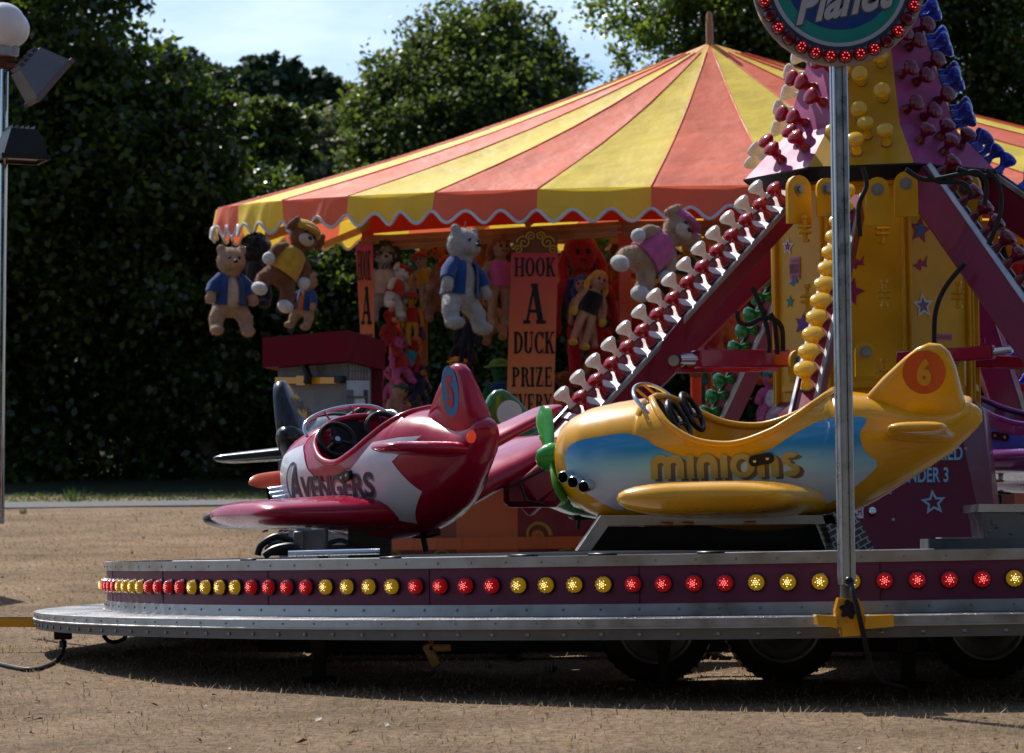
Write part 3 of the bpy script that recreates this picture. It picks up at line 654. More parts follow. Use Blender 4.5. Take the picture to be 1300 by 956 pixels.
# stickers
def sticker(px, py, Y, shape, r, cols, k, rot=0):
    c = ray(px, py); n = facen(k); o = facepoint(k, 0, 1.5, off=.004+Y*0); t_ = (o-EYE).dot(n)/c.dot(n); p = EYE+c*t_
    x = (octf(k+1,1,0)-octf(k,1,0)).normalized(); s = Y/F
    for i, (sc, cm) in enumerate(cols):
        M = frame(p+n*(.0015*i), n, x); pts = [(a*s*r*sc, b*s*r*sc) for a, b in shape(rot)]
        MB().prism(pts, .001, M).build('sticker', cm, tow, smooth=False)
SW = mat('sticker_white',(.6,.6,.6),.4); SB = mat('sticker_blue',(.03,.16,.36),.4); SR = mat('sticker_magenta',(.30,.02,.10),.4); SG = mat('sticker_green',(.02,.22,.16),.4); SP = mat('sticker_grey_purple',(.14,.12,.24),.4)
st = lambda rot: star2d(1, .46, 5, rot)
def bird(rot): return [(-1,-.1),(-.3,.1),(0,.6),(.5,.3),(1,1),(.8,.1),(1,-.2),(.2,-.1),(.1,-.6),(-.5,-.3)]
sticker(1168,292,15.5, st, 18, [(1,SR),(.6,SB)], 1, .15); sticker(1172,388,15.5, st, 18, [(1,SW),(.6,SP)], 1, -.1)
sticker(1168,336,15.5, bird, 13, [(1,SR)], 1); sticker(1086,335,15.4, bird, 12, [(1,SR)], 0); sticker(1080,370,15.4, st, 19, [(1,SR)], 0, .3)
sticker(1000,313,15.5, st, 13, [(1,SW),(.55,SR)], 7, .1); sticker(1007,358,15.5, bird, 10, [(1,SB)], 7); sticker(1003,383,15.5, st, 9, [(1,SG)], 7, .1); sticker(1018,412,15.5, st, 16, [(1,mat('sticker_violet',(.12,.02,.2),.4))], 7, .3)
def face_text(txt, px, py, wpx, hpx, k, m_, name='lettering', r=RCOL*.98, off=.006, Y=15.4, lean=0.):
    n = facen(k); o = facepoint(k, 0, 1.2, r=r, off=off); c = ray(px, py); t_ = (o-EYE).dot(n)/c.dot(n); p = EYE+c*t_
    x = (octf(k+1,1,0)-octf(k,1,0)).normalized(); s = Y/F; vs, fs = text2d(txt, .012)
    M = frame(p, n, x); MB().add([((a-.5)*wpx*s, (b-.5)*hpx*s, 0) for a, b in vs], fs, 0, M).build(name, m_, tow, smooth=False)
sticker(1009,337,15.5, lambda r: [(-1,-1),(1,-1),(1,1),(-1,1)], 11, [(1,mat('sticker_pink',(.5,.2,.26),.4))], 7); sticker(1009,345,15.5, lambda r: [(-1,-1),(1,-1),(1,1),(-1,1)], 10.5, [(1,mat('sticker_pink',(.5,.2,.26),.4))], 7)
for i, tx in enumerate(('WARNING','KEEP ALL','HANDS AND','LIMBS IN')): face_text(tx, 1009, 331+i*6.5, 19, 4.5, 7, SR, off=.012)
m = MB(); n1 = facen(1)
sticker(1200,428,15.5, lambda r: [(-1,-.35),(1,-.35),(1,.35),(-1,.35)], 12, [(1,mat('sticker_pink',(.5,.2,.26),.4))], 1); face_text('WARNING', 1200, 428, 21, 5, 1, SR, off=.012)

# red base panel with the height rule
bp_ = P(1170, 620, 15.0); cb = mat('lettering_pale_blue', (.30,.48,.60), .4)
pn = thing('height_rule_panel', 'dark red sloping panel below the tower with pale blue rule lettering and a star', 'panel', P(1170,697,14.9))
def plan(pts, Y0, Y1): 
    return [P(a, b, Y0 if b < 600 else Y1) for a, b in pts]
vs = [P(1060,530,15.1), P(1216,530,15.1), P(1253,699,14.85), P(1030,699,14.85)]; nn = (vs[1]-vs[0]).cross(vs[3]-vs[0]).normalized()
if nn.y > 0: nn = -nn
MB().add([v for v in vs]+[v-nn*.04 for v in vs], [(0,1,2,3),(7,6,5,4),(0,4,5,1),(1,5,6,2),(2,6,7,3),(3,7,4,0)]).build('panel_sheet', redm, pn)
def on_panel(px, py, off=.004):
    c = ray(px, py); t_ = (vs[0]+nn*off-EYE).dot(nn)/c.dot(nn); return EYE+c*t_
def ptext(txt, x0, x1, y0, y1, m_, off=.004, bold=.02, ysl=0):
    v_, f_ = text2d(txt, bold); MB().add([on_panel(x0+(x1-x0)*a, y1+(y0-y1)*b-ysl*a, off) for a, b in v_], f_).build('lettering', m_, pn, smooth=False)
ink = mat('lettering_shadow_blue', (.02,.08,.14), .4)
for dx, m_, o_ in ((1.5, ink, .003), (0, cb, .006)):
    ptext('CHILDREN MUST BE', 1085+dx, 1215+dx, 540+dx, 556+dx, m_, o_); ptext('ACCOMPANIED', 1108+dx, 1222+dx, 568+dx, 586+dx, m_, o_, ysl=2); ptext('UNDER 3', 1142+dx, 1204+dx, 594+dx, 613+dx, m_, o_, ysl=1)
sp_ = star2d(1, .45, 5, -.1)
m = MB(); o1 = [on_panel(1185+17*a, 638-17*b) for a, b in sp_]; o2 = [on_panel(1185+10*a, 638-10*b) for a, b in sp_]
m.add(o1+o2, [(i, (i+1)%10, 10+(i+1)%10, 10+i) for i in range(10)]); m.build('star_outline', cb, pn, smooth=False)
m = MB(); [m.lathe([(0,.006),(.009,.004),(.009,0)], frame(on_panel(a, b), nn), 10) for a, b in ((1241,660),(1134,660),(1226,570),(1130,626))]; m.build('screw', steel, pn)
m = MB(); m.lathe([(0,.03),(.02,.025),(.022,0)], frame(on_panel(1107,650), nn), 12); m.build('knob', chrome, pn)
v_, f_ = text2d('WATCH', .02); MB().add([on_panel(1064+30*a, 655-11*b, .008) for a, b in v_], f_).build('lettering', SR, pn, smooth=False)
MB().add([on_panel(a, b, .005) for a, b in ((1062,640),(1096,640),(1096,658),(1062,658))], [(0,1,2,3)]).build('white_label', whitep, pn, smooth=False)

# ---- lamps
def lamp_mesh(nm, mm, s=1.0):
    m = MB(); m.lathe([(.022,0),(.026,.008),(.022,.024),(.0165,.036),(.0165,.046),(.026,.062),(.039,.078),(.0435,.092),(.040,.104),(.025,.112),(0,.114)], Matrix.Scale(s,4), 22)
    for q in range(14):
        a = q*math.pi/7; m.box((0,0,0), (.003,.004,.026), Matrix.Scale(s,4) @ Matrix.Rotation(a,4,'Z') @ Matrix.Translation((.0345,0,.078)) @ Matrix.Rotation(.70,4,'Y'))
    m.lathe([(.025,-.004),(.028,-.004),(.028,.003),(.024,.005)], Matrix.Scale(s,4), 18, 1)
    return m.mesh(nm, [mm, mat('lamp_holder',(.12,.10,.10),.5)])
LAMP = {k: lamp_mesh(k+'_lamp', m_) for k, m_ in (('red',redg),('dark_red',dredg),('white',whg),('yellow',yelg),('green',grng),('blue',blug))}
LAMPS = {k: lamp_mesh('small_'+k+'_lamp', m_, 1.12) for k, m_ in (('red',redg),('dark_red',dredg),('white',whg),('yellow',yelg),('blue',blug))}
pl_w = mat('white_enamel',(.7,.72,.75),.35,0,.3)
def arm(a, b, side, rows, n, t0, t1, w=.15, ls=1.0, h=.20, strip=alu, plates=False, nm='arm'):
    a = Vector(a); b = Vector(b); d = (b-a).normalized(); s = Vector(side); s = (s-d*s.dot(d)).normalized(); u = s.cross(d).normalized()
    m = MB(); Mx = Matrix((u, d, s)).transposed().to_4x4(); Mx.translation = (a+b)/2; Ln = (b-a).length
    m.box((0,0,0), (w, Ln, h), Mx, 0, .008); ao = m.build(nm, maroon, tow)
    q = MB()
    for e in (-1, 1): q.box((e*(w/2+.006), 0, h/2+.004), (.018, Ln*.98, .03), Mx, 0, .003)
    q.build('edge_strip', strip, ao)
    if plates:
        q = MB()
        for i in range(n): 
            tt = (t0+(t1-t0)*(i+.5)/(n-1)); q.box((0, (tt-.5)*Ln, h/2+.004), (w*.98, Ln*(t1-t0)/n*.34, .008), Mx)
        q.build('white_plate', pl_w, ao)
    for (col, off, tilt) in rows:
        for i in range(n):
            tt = t0+(t1-t0)*i/(n-1); p = a.lerp(b, tt)+u*off+s*(h/2+.006); dr = (s+u*tilt+d*.0).normalized()
            put(col+'_lamp', LAMP[col], frame(p, dr, d) @ Matrix.Rotation(random.random()*3, 4, 'Z') @ Matrix.Scale(ls, 4), ao)
    return ao
up = Vector((0,0,1))
# arm towards the red plane: red row in front, white row behind
A0, A1 = P(1006,252,15.7), P(706,576,14.75)
aa = arm(A0, A1, Vector((-.5,-.75,.8)), [('red',.045,-.35),('white',-.075,-.6)], 14, .05, .87, plates=True, ls=1.08, h=.12, w=.19)
# arm towards the camera (yellow plane)
B0, B1 = P(1084,262,15.45), P(1012,580,13.75)
arm(B0, B1, Vector((-.3,-1,.2)), [('yellow',0,0)], 12, .07, .80, w=.10, h=.16, ls=1.25)
# arm to the front right
C0, C1 = P(1166,226,15.55), P(1455,640,13.95)
arm(C0, C1, Vector((1.1,-.5,1)), [('dark_red',0,0)], 16, .03, .8, w=.10, h=.2, ls=1.2)
# arm to the right, blue lamps
D0, D1 = P(1232,228,16.0), P(1540,440,15.5)
arm(D0, D1, Vector((.3,-.2,1)), [('blue',.03,.3)], 10, .06, .95, ls=1.2)
# arm to the back left, green lamps
E0, E1 = P(1052,248,16.9), P(900,575,18.4)
arm(E0, E1, Vector((-.8,-.95,.3)), [('green',0,0)], 15, .05, .95, w=.1, h=.16, ls=1.15)
F0, F1 = P(1012,290,16.5), P(660,640,16.95)
arm(F0, F1, Vector((-.4,0,1)), [('dark_red',0,0)], 3, .9, .98)
H0, H1 = P(1190,248,16.9), P(1290,560,18.9)
arm(H0, H1, Vector((1,0,.5)), [('blue',0,0)], 8, .1, .9, w=.1)
# gusset of the front left arm, its lower box that carries the red plane
m = MB()
gp = [(745,520),(800,440),(868,462),(900,395),(868,345),(1000,230),(1005,262),(870,470),(800,486)]
m.add([P(a,b,15.0) for a,b in ((868,400),(868,462),(845,476),(775,520))]+[P(a,b,15.06) for a,b in ((868,400),(868,462),(845,476),(775,520))], [(0,1,2,3),(7,6,5,4)]+[(i,(i+1)%4,4+(i+1)%4,4+i) for i in range(4)])
m.build('gusset', maroon, aa)
m = MB(); m.lathe([(0,0),(.03,0),(.03,.02),(0,.022)], frame(P(855,458,14.98),(0,-1,0)), 12); m.build('bolt', steel, aa)
m = MB(); m.beam(P(745,560,14.7), P(660,628,14.6), .3, .16, bev=.02); m.box(P(676,622,14.65), (.30,.3,.18), bev=.03); m.build('arm_end_box', maroon, aa)
m = MB(); m.beam(P(640,622,14.4), P(700,592,14.4), .02, .012); m.tube([P(660,612,14.4), P(668,636,14.4), P(690,640,14.4)], .009); m.build('arm_end_rod', blk, aa)
# rams and hoses
def ram(a, b, rod, r=.045):
    m = MB(); m.beam(a, b, r*2, r*2.1, bev=.008); o = m.build('ram', redp, tow); MB().tube([rod, a], r*.62, 12).build('ram_rod', chrome, o)
    MB().tube([a.lerp(b,.12)+up*.05, a.lerp(b,.12)+up*.075], .016, 8).build('ram_port', redp, o)
ram(P(883,456,15.05), P(997,455,15.4), P(862,456,15.0)); ram(P(1262,447,14.9), P(1140,455,15.15), P(1285,443,14.85), .035); ram(P(1300,461,16.2), P(1232,458,16.2), P(1330,461,16.2), .035)
m = MB(); m.beam(P(862,470,15.1), P(985,468,15.5), .04, .03); m.build('ram_stay', redp, tow)
for pts in ([(978,398),(983,408),(985,425),(987,450)], [(936,395),(938,408),(950,412),(968,404),(984,406),(993,418),(994,446)], [(955,365),(968,395),(976,430),(976,448)], [(1224,335),(1200,365),(1188,395),(1186,430),(1187,452)],
            [(1252,215),(1268,235),(1270,270),(1255,310)], [(1150,215),(1175,228),(1215,222),(1240,218),(1252,232),(1250,260)], [(1095,212),(1100,235),(1090,262),(1092,300)], [(1170,212),(1190,230),(1222,232),(1235,250)], [(1215,214),(1240,222),(1262,224)]):
    MB().tube(catmull([P(a, b, 15.0 if a > 1040 else 15.2) for a, b in pts], 6), .013, 8).build('hose', rub, tow)
# topper
ys_ = lambda py, Y: P(1112, py, Y).z
Z0, Z1, Z2 = ys_(207,15.45), ys_(158,15.7), ys_(10,16.0)
pal = {0: 1, 1: 0, 2: 1, 3: 0, 4: 1, 5: 0, 6: 1, 7: 0}
top = MB(); octring(top, [(.76, Z0), (.52, Z1), (.29, Z2), (.12, Z2+.5)], mis=lambda k: pal[k], faces=range(8)); tpo = top.build('topper', [pinkp, ypan], tow, smooth=False)
m = MB(); octring(m, [(.755, Z0-.005), (.69, Z0-.075), (.3, Z0-.08), (.05, Z0-.08)]); octring(m, [(.77, Z0-.012), (.77, Z0-.002), (.74, Z0+.001)]); m.build('topper_soffit', blk, tpo)
def toplamp(k, seg, u, v, col, sz=LAMPS):
    (r0, z0), (r1, z1) = ((.76,Z0),(.52,Z1)) if seg == 0 else ((.52,Z1),(.29,Z2))
    r = r0+(r1-r0)*v; z = z0+(z1-z0)*v; p = facepoint(k, u, z, r=r); e1 = (octf(k+1,1,0)-octf(k,1,0)).normalized()
    e2 = (facepoint(k, 0, z1, r=r1)-facepoint(k, 0, z0, r=r0)).normalized(); n = e1.cross(e2).normalized()
    if n.dot(facen(k)) < 0: n = -n
    put(col+'_lamp', sz[col], frame(p, n, e1), tpo)
kc = {0:'yellow', 1:'dark_red', 2:'blue', 3:'blue', 7:'red', 6:'white'}
for k in (0, 1, 2, 3, 6, 7):
    for i in range(7):
        v = .07+i*.145; toplamp(k, 1, (-.1,.6)[i % 2], v, kc[k])
        if i % 2 == 0: toplamp(k, 1, -.72, v+.05, kc[k])
    for u, v in ((-.62,.55), (.1,.7), (.55,.5), (-.1,.3)): toplamp(k, 0, u, v, kc[k])
# ------------------------------------------------------------------ the striped canopy stall
TD = 26.0; tc_ = P(901, 52, TD); TX, TY, ZA = tc_.x, TD, tc_.z
TA, TB = 4.52, 3.1
gt = gz(TX, TY-2)
stall = thing('game_stall', 'round prize stall under a red and yellow striped canopy with scalloped valance', 'stall', (TX, TY, gt))
cred = mat('red_stripe_canvas', (.84,.19,.10), .55, var=.16, scale=2.6, bump=.6, bscale=4.5, transl=.3)
cyel = mat('yellow_stripe_canvas', (.86,.66,.075), .55, var=.14, scale=2.6, bump=.6, bscale=4.5, transl=.3)
cwh = mat('pale_piping', (.60,.64,.70), .6)
def zeave(a): return P(850,237,22.95).z*(.5+.5*math.cos(a)) + P(285,243,26).z*(.5-.5*math.cos(a)) if True else 0
def epos(a, k=1.0, z=None, dz=0.):               # a measured from camera side toward the left
    zz = zeave(a) if z is None else z
    return Vector((TX-TA*k*math.sin(a)*(1.3 if math.sin(a) < 0 else 1.01), TY-TB*k*math.cos(a), zz+dz))
NP = 30; A0_ = R_(9.0); ST = 2*math.pi/NP; SUB = 12
m = MB(); val = MB(); pip = MB(); fr = MB()
RRs = [.008, .06, .14, .25, .38, .52, .66, .8, .9, .97, 1.0]
for p_ in range(NP):
    red = p_ % 2
    base = len(m.v)
    for j in range(SUB+1):
        u = j/SUB; a = A0_+(p_-1+u)*ST
        for k in RRs:
            e = epos(a); ap = Vector((TX, TY, ZA-.02)); q = ap.lerp(e, k)
            q.z -= .10*math.sin(math.pi*k)*.9 + .035*math.sin(math.pi*u)*k*(1-k*.3)
            q.z += .006*noise.noise(Vector((q.x*3, q.y*3, 1.3)))
            m.v.append(q)
    nR = len(RRs)
    for j in range(SUB):
        for i in range(nR-1):
            m.f.append((base+j*nR+i, base+j*nR+i+1, base+(j+1)*nR+i+1, base+(j+1)*nR+i)); m.m.append(1 if red else 0)
    # valance: three scallops a panel, folds in and out
    base = len(val.v); NV = 36; edge = []
    for j in range(NV+1):
        u = j/NV; a = A0_+(p_-1+u)*ST; e = epos(a)
        dep = .22+.05*math.cos(2*math.pi*(u*3+.5)+0)+.012*math.sin(a*7)
        fold = 1+.006*math.sin(a*23+1)+.004*math.sin(a*61)
        for i in range(5):
            t_ = i/4; kk = 1+(fold-1+.006)*t_
            q = epos(a, kk, None, -dep*t_); val.v.append(q)
        edge.append(epos(a, 1+(fold-1+.006)+.0012, None, -dep))
    for j in range(NV):
        for i in range(4):
            val.f.append((base+j*5+i, base+j*5+i+1, base+(j+1)*5+i+1, base+(j+1)*5+i)); val.m.append(1 if red else 0)
    pip.tube(edge, .014, 6, cap=False)
m.build('canopy', [cred, cyel], stall, ang=60); val.build('valance', [cred, cyel], stall, ang=60); pip.build('valance_piping', cwh, stall)
sm = MB()
for p_ in range(NP):
    a = A0_+(p_-1)*ST; pts = []
    for k in RRs[1:]:
        q = Vector((TX, TY, ZA-.02)).lerp(epos(a), k); q.z -= .09*math.sin(math.pi*k)-.003; pts.append(q)
    sm.tube(pts, .006, 5)
tag(sm.build('canopy_seam', cred, stall), kind='stuff')
MB().lathe([(0,-.3),(.035,-.3),(.035,.17),(.028,.2),(.03,.24),(.018,.27),(0,.275)], Matrix.Translation((TX,TY,ZA)), 14).build('finial_pole', wood, stall)
# inner red pelmet and timber beams
zb = P(700, 292, 23.4).z
inr = mat('inner_red_canvas', (.6,.03,.012), .6, transl=.5)
m = MB(); ps = [(epos(a, .93, zb+.32), epos(a, .93, zb+.05)) for a in [R_(-110+i*2.6) for i in range(61)]]
for i in range(60): m.add([ps[i][0], ps[i][1], ps[i+1][1], ps[i+1][0]], [(0,1,2,3)])
m.build('inner_pelmet', inr, stall)
post = mat('orange_red_post_paint', (.46,.05,.012), .45, 0, .3, var=.2)
YF = 23.5
angs = [R_(x) for x in (52, 13.5, -19, -52, -85, -130, 180, 130)]
for i, a in enumerate(angs):
    t_ = epos(a, .86, zb+.25); b_ = Vector((t_.x, t_.y, gz(t_.x, t_.y)-.05)); m = MB(); m.beam(b_, t_, .10, .10, up=(1,0,0), bev=.008); m.build('post', post, stall)
for i in range(len(angs)):
    a, b = angs[i], angs[(i+1)%len(angs)]
    pa, pb = epos(a, .87, zb), epos(b, .87, zb); m = MB(); m.beam(pa, pb, .05, .13, bev=.006); m.beam(pa+Vector((0,-.03,.02)), pb+Vector((0,-.03,.02)), .03, .02); m.beam(pa+Vector((0,-.03,-.03)), pb+Vector((0,-.03,-.03)), .03, .015); m.build('timber_beam', wood, stall)
for i in range(0, 360, 24): 
    a = R_(i); m = MB(); m.beam(epos(a,.93,None,-.26), Vector((TX,TY,ZA-.40)), .04, .06); m.build('rafter', wood, stall)
m = MB(); m.beam((TX,TY,gz(TX,TY)), (TX,TY,ZA-.1), .16, .16, up=(1,0,0)); m.build('centre_pole', post, stall)
# inner timber frame that the prizes hang on
for px, Y in ((537,24.6),(818,24.4),(905,25.2),(1262,24.4)):
    a = P(px, 300, Y); b = Vector((a.x, a.y, gz(a.x, a.y))); m = MB(); m.beam(b, a, .09, .06, up=(1,0,0), bev=.005); m.build('timber_post', wood, stall)
for x0, x1, y, Y in ((465,640,302,24.5),(700,1000,306,24.5),(1180,1310,306,24.5)):
    m = MB(); m.beam(P(x0,y,Y), P(x1,y,Y), .05, .05); m.build('hanging_rail', wood, stall)
# counter, scroll painted panels
ctr = mat('counter_red_paint', (.22,.012,.012), .4, 0, .4, var=.2); orn = mat('counter_orange_paint', (.55,.09,.01), .4, 0, .4); gold = mat('gold_scroll_paint', (.45,.28,.04), .4)
ckk = .80; cz0, cz1 = gt-.1, P(600, 612, 23.6).z
for i in range(18):
    a0 = R_(-90+i*10); a1 = R_(-80+i*10); vs = [epos(a0,ckk,cz0), epos(a1,ckk,cz0), epos(a1,ckk,cz1), epos(a0,ckk,cz1)]; n = ((vs[1]-vs[0]).cross(vs[3]-vs[0])).normalized()
    if n.y > 0: n = -n
    m = MB(); m.add(vs+[v-n*.03 for v in vs], [(0,1,2,3),(7,6,5,4),(0,4,5,1),(1,5,6,2),(2,6,7,3),(3,7,4,0)]); pnl = m.build('counter_panel', orn if i in (5,12,9,15) else ctr, stall)
    if i not in (5,12,9,15):
        o = (vs[0]+vs[1]+vs[2]+vs[3])/4+n*.004; x = (vs[1]-vs[0]).normalized(); m = MB()
        for dx, dz, r_, sg in ((-.14,-.28,.13,1),(.13,-.05,.12,-1),(-.12,.2,.11,1),(.15,.3,.1,-1),(.14,-.33,.09,-1)):
            sp = [o+x*(dx+sg*r_*(1-q/26)*math.cos(q*.42))+Vector((0,0,dz+r_*(1-q/26)*math.sin(q*.42))) for q in range(24)]; m.tube(sp, [.017*(1-q/30) for q in range(24)], 5)
            m.lathe([(0,.004),(r_*.42,.003),(r_*.42,0)], frame(o+x*dx+Vector((0,0,dz)), n), 14, 1)
        m.tube([o-x*.26+Vector((0,0,-.5)), o+x*.26+Vector((0,0,-.5))], .012, 5)
        tag(m.build('scroll_painting', [gold, orn], pnl), kind='stuff')
m = MB(); rim_ = [epos(R_(-92+i*4), ckk*1.03, cz1+.02) for i in range(47)]
for i in range(46): m.beam(rim_[i], rim_[i+1], .14, .05)
m.build('counter_top', orn, stall)
m = MB(); rim_ = [epos(R_(-92+i*4), ckk*1.06, P(600,690,23.6).z) for i in range(47)]
for i in range(46): m.beam(rim_[i], rim_[i+1], .08, .10)
m.build('counter_plinth', orn, stall)
# scroll pediment over the sign
Yp = 23.3
m = MB(); c = [P(652,322,Yp), P(708,322,Yp), P(708,296,Yp), P(680,288,Yp), P(652,296,Yp)]; m.add(c+[v+Vector((0,.04,0)) for v in c], [(0,1,2,3,4),(9,8,7,6,5)]+[(i,(i+1)%5,5+(i+1)%5,5+i) for i in range(5)])
pd = m.build('pediment', mat('pediment_brown',(.16,.05,.012),.5), stall); m = MB()
for sx in (-1, 1):
    for cx_, cz_, r_ in ((15,308,9),(22,317,6),(6,300,6)):
        c = P(680+sx*cx_, cz_, Yp-.01); m.tube([c+Vector((sx*r_*(1-q/22)*math.cos(q*.5)*Yp/F, 0, r_*(1-q/22)*math.sin(q*.5)*Yp/F)) for q in range(20)], .007, 5)
tag(m.build('gilt_scroll', gold, pd), kind='stuff')

# slab serif lettering (woodtype)
def glyph(ch):
    T, t = .25, .09; S_ = []          # thick, thin; unit box 0..1 wide .72
    def rc(x0,y0,x1,y1): S_.append([(x0,y0),(x1,y0),(x1,y1),(x0,y1)])
    def ln(x0,y0,x1,y1,w): S_.append([(x0-w/2,y0),(x0+w/2,y0),(x1+w/2,y1),(x1-w/2,y1)])
    def serif(x,y,w=.36): rc(x-w/2, 0 if y == 0 else 1-t, x+w/2, t if y == 0 else 1)
    def bowl(cx,cy,rx,ry,a0,a1,wx=.2,wy=.09,n=14):
        for i in range(n):
            p = a0+(a1-a0)*i/n; q = a0+(a1-a0)*(i+1)/n
            S_.append([(cx+rx*math.cos(p),cy+ry*math.sin(p)),(cx+rx*math.cos(q),cy+ry*math.sin(q)),(cx+(rx-wx)*math.cos(q),cy+(ry-wy)*math.sin(q)),(cx+(rx-wx)*math.cos(p),cy+(ry-wy)*math.sin(p))])
    pi = math.pi
    if ch == 'H': 
        for x in (.18,.72): rc(x-T/2+.02,0,x+T/2-.02,1); serif(x,0); serif(x,1)
        rc(.18,.46,.72,.54)
    elif ch == 'O': bowl(.42,.5,.42,.5,0,2*pi,.24,.08,28)
    elif ch == 'K':
        rc(.07,0,.29,1); serif(.18,0); serif(.18,1); ln(.25,.42,.68,1,.12); ln(.68,0,.4,.58,.22); serif(.7,0,.34); serif(.68,1,.28)
    elif ch == 'A': ln(.12,0,.44,1,.10); ln(.72,0,.44,1,.24); rc(.2,.28,.62,.36); serif(.12,0,.3); serif(.72,0,.4); rc(.3,.94,.6,1.02)
    elif ch == 'D': rc(.07,0,.3,1); serif(.18,0,.3); serif(.18,1,.3); bowl(.3,.5,.5,.5,-pi/2,pi/2,.24,.09)
    elif ch == 'U': rc(.05,.3,.28,1); serif(.17,1); rc(.62,.3,.71,1); serif(.66,1,.28); bowl(.38,.3,.33,.3,pi,2*pi,.22,.09); 
    elif ch == 'C': bowl(.42,.5,.42,.5,.25*pi,1.75*pi,.24,.08,24); rc(.66,.68,.78,1); rc(.68,0,.76,.25)
    elif ch == 'P': rc(.07,0,.3,1); serif(.18,0); serif(.18,1,.3); bowl(.3,.74,.44,.26,-pi/2,pi/2,.24,.08)
    elif ch == 'R': rc(.07,0,.3,1); serif(.18,0); serif(.18,1,.3); bowl(.3,.75,.42,.25,-pi/2,pi/2,.24,.08); ln(.7,0,.5,.54,.22); serif(.74,0,.26)
    elif ch == 'I': rc(.12,0,.36,1); serif(.24,0,.42); serif(.24,1,.42)
    elif ch == 'Z': rc(.04,.91,.68,1); rc(.04,0,.72,.09); ln(.16,.05,.56,.95,.24); rc(.04,.72,.12,1); rc(.64,0,.72,.28)
    elif ch == 'E': rc(.07,0,.3,1); serif(.18,0,.3); rc(.07,.91,.68,1); rc(.07,0,.7,.09); rc(.28,.46,.52,.54); rc(.62,.72,.69,1); rc(.63,0,.71,.28); rc(.48,.36,.54,.64)
    elif ch == 'V': ln(.44,0,.14,1,.24); ln(.44,0,.74,1,.09); serif(.14,1,.36); serif(.74,1,.26)
    elif ch == 'Y': ln(.42,.45,.14,1,.22); ln(.46,.45,.74,1,.10); rc(.32,0,.55,.48); serif(.44,0,.4); serif(.14,1,.34); serif(.74,1,.26)
    elif ch == 'T': rc(.3,0,.54,1); serif(.42,0,.4); rc(.02,.91,.82,1); rc(.02,.7,.1,1); rc(.74,.7,.82,1)
    elif ch == 'M': rc(.1,0,.19,1); rc(.72,0,.95,1); ln(.5,.1,.2,1,.2); ln(.5,.1,.8,1,.08); serif(.14,0,.28); serif(.84,0,.34); serif(.14,1,.28); serif(.84,1,.34)
    wd = {'I':.5,'H':.92,'M':1.04,'K':.9,'A':.92,'T':.86,'O':.86,'U':.84,'V':.88,'Y':.88}.get(ch, .82)
    return S_, wd
def slab_text(st, f, mb):                       # f maps (0..1, 0..1) to a 3D point
    W_ = []; x = 0
    for ch in st:
        g, w = glyph(ch); W_.append((x, g)); x += w+.05
    tot = x-.05; z = 0
    for ox, g in W_:
        for i, q in enumerate(g):
            z = .0006*((i*7) % 5); mb.add([f((ox+a)/tot, b, z) for a, b in q], [(0,1,2,3)])
def signboard(name, label, poly, Y, words, grad=True, th=.03):
    t = thing(name, label, 'sign', P((poly[0][0]+poly[2][0])/2, poly[0][1], Y))
    mt = bpy.data.materials.new('sign_red_to_orange'); mt.use_nodes = True; n = mt.node_tree.nodes; l = mt.node_tree.links.new; b = n['Principled BSDF']; b.inputs['Roughness'].default_value = .45
    tc2 = n.new('ShaderNodeTexCoord'); sx = n.new('ShaderNodeSeparateXYZ'); r = n.new('ShaderNodeMapRange'); cr2 = n.new('ShaderNodeValToRGB')
    z0, z1 = P(0, poly[0][1], Y).z-t.location.z, P(0, poly[2][1], Y).z-t.location.z
    r.inputs[1].default_value = min(z0,z1); r.inputs[2].default_value = max(z0,z1); l(tc2.outputs['Object'], sx.inputs[0]); l(sx.outputs[2], r.inputs[0]); l(r.outputs[0], cr2.inputs[0])
    e = cr2.color_ramp.elements; e[0].color = (.68,.22,.07,1); e[1].color = (.45,.015,.03,1); x = e.new(.55); x.color = (.60,.13,.03,1); l(cr2.outputs[0], b.inputs['Base Color'])
    vs = [P(a, b_, Y) for a, b_ in poly]; k = len(vs); MB().add(vs+[v+Vector((0,th,0)) for v in vs], [tuple(range(k)), tuple(range(k,2*k))[::-1]]+[(i,(i+1)%k,k+(i+1)%k,k+i) for i in range(k)]).build('board', mt, t, smooth=False)
    for w_, x0, x1, y0, y1 in words:
        m = MB(); slab_text(w_, lambda a, b_, z, x0=x0, x1=x1, y0=y0, y1=y1: P(x0+(x1-x0)*a, y1+(y0-y1)*b_, Y-.003-z*0)+Vector((0,-z,0)), m); m.build('lettering', ink2, t, smooth=False)
    return t
ink2 = mat('black_sign_ink', (.006,.005,.005), .5, var=0)
signboard('prize_sign', 'tall red and orange board with black HOOK A DUCK PRIZE EVERY lettering', [(641,578),(701,578),(709,321),(649,321)], 23.25,
    [('HOOK',653,706,327,351),('A',665,693,361,411),('DUCK',652,705,421,449),('PRIZE',650,702,466,491),('EVERY',648,701,500,526),('TIME',652,696,536,560)])
signboard('narrow_sign', 'narrow orange board with black lettering on the left stall post', [(460,470),(476,470),(473,309),(451,311)], 23.9,
    [('HOOK',454,471,318,356),('A',459,472,365,412),('DUCK',460,474,424,450)])

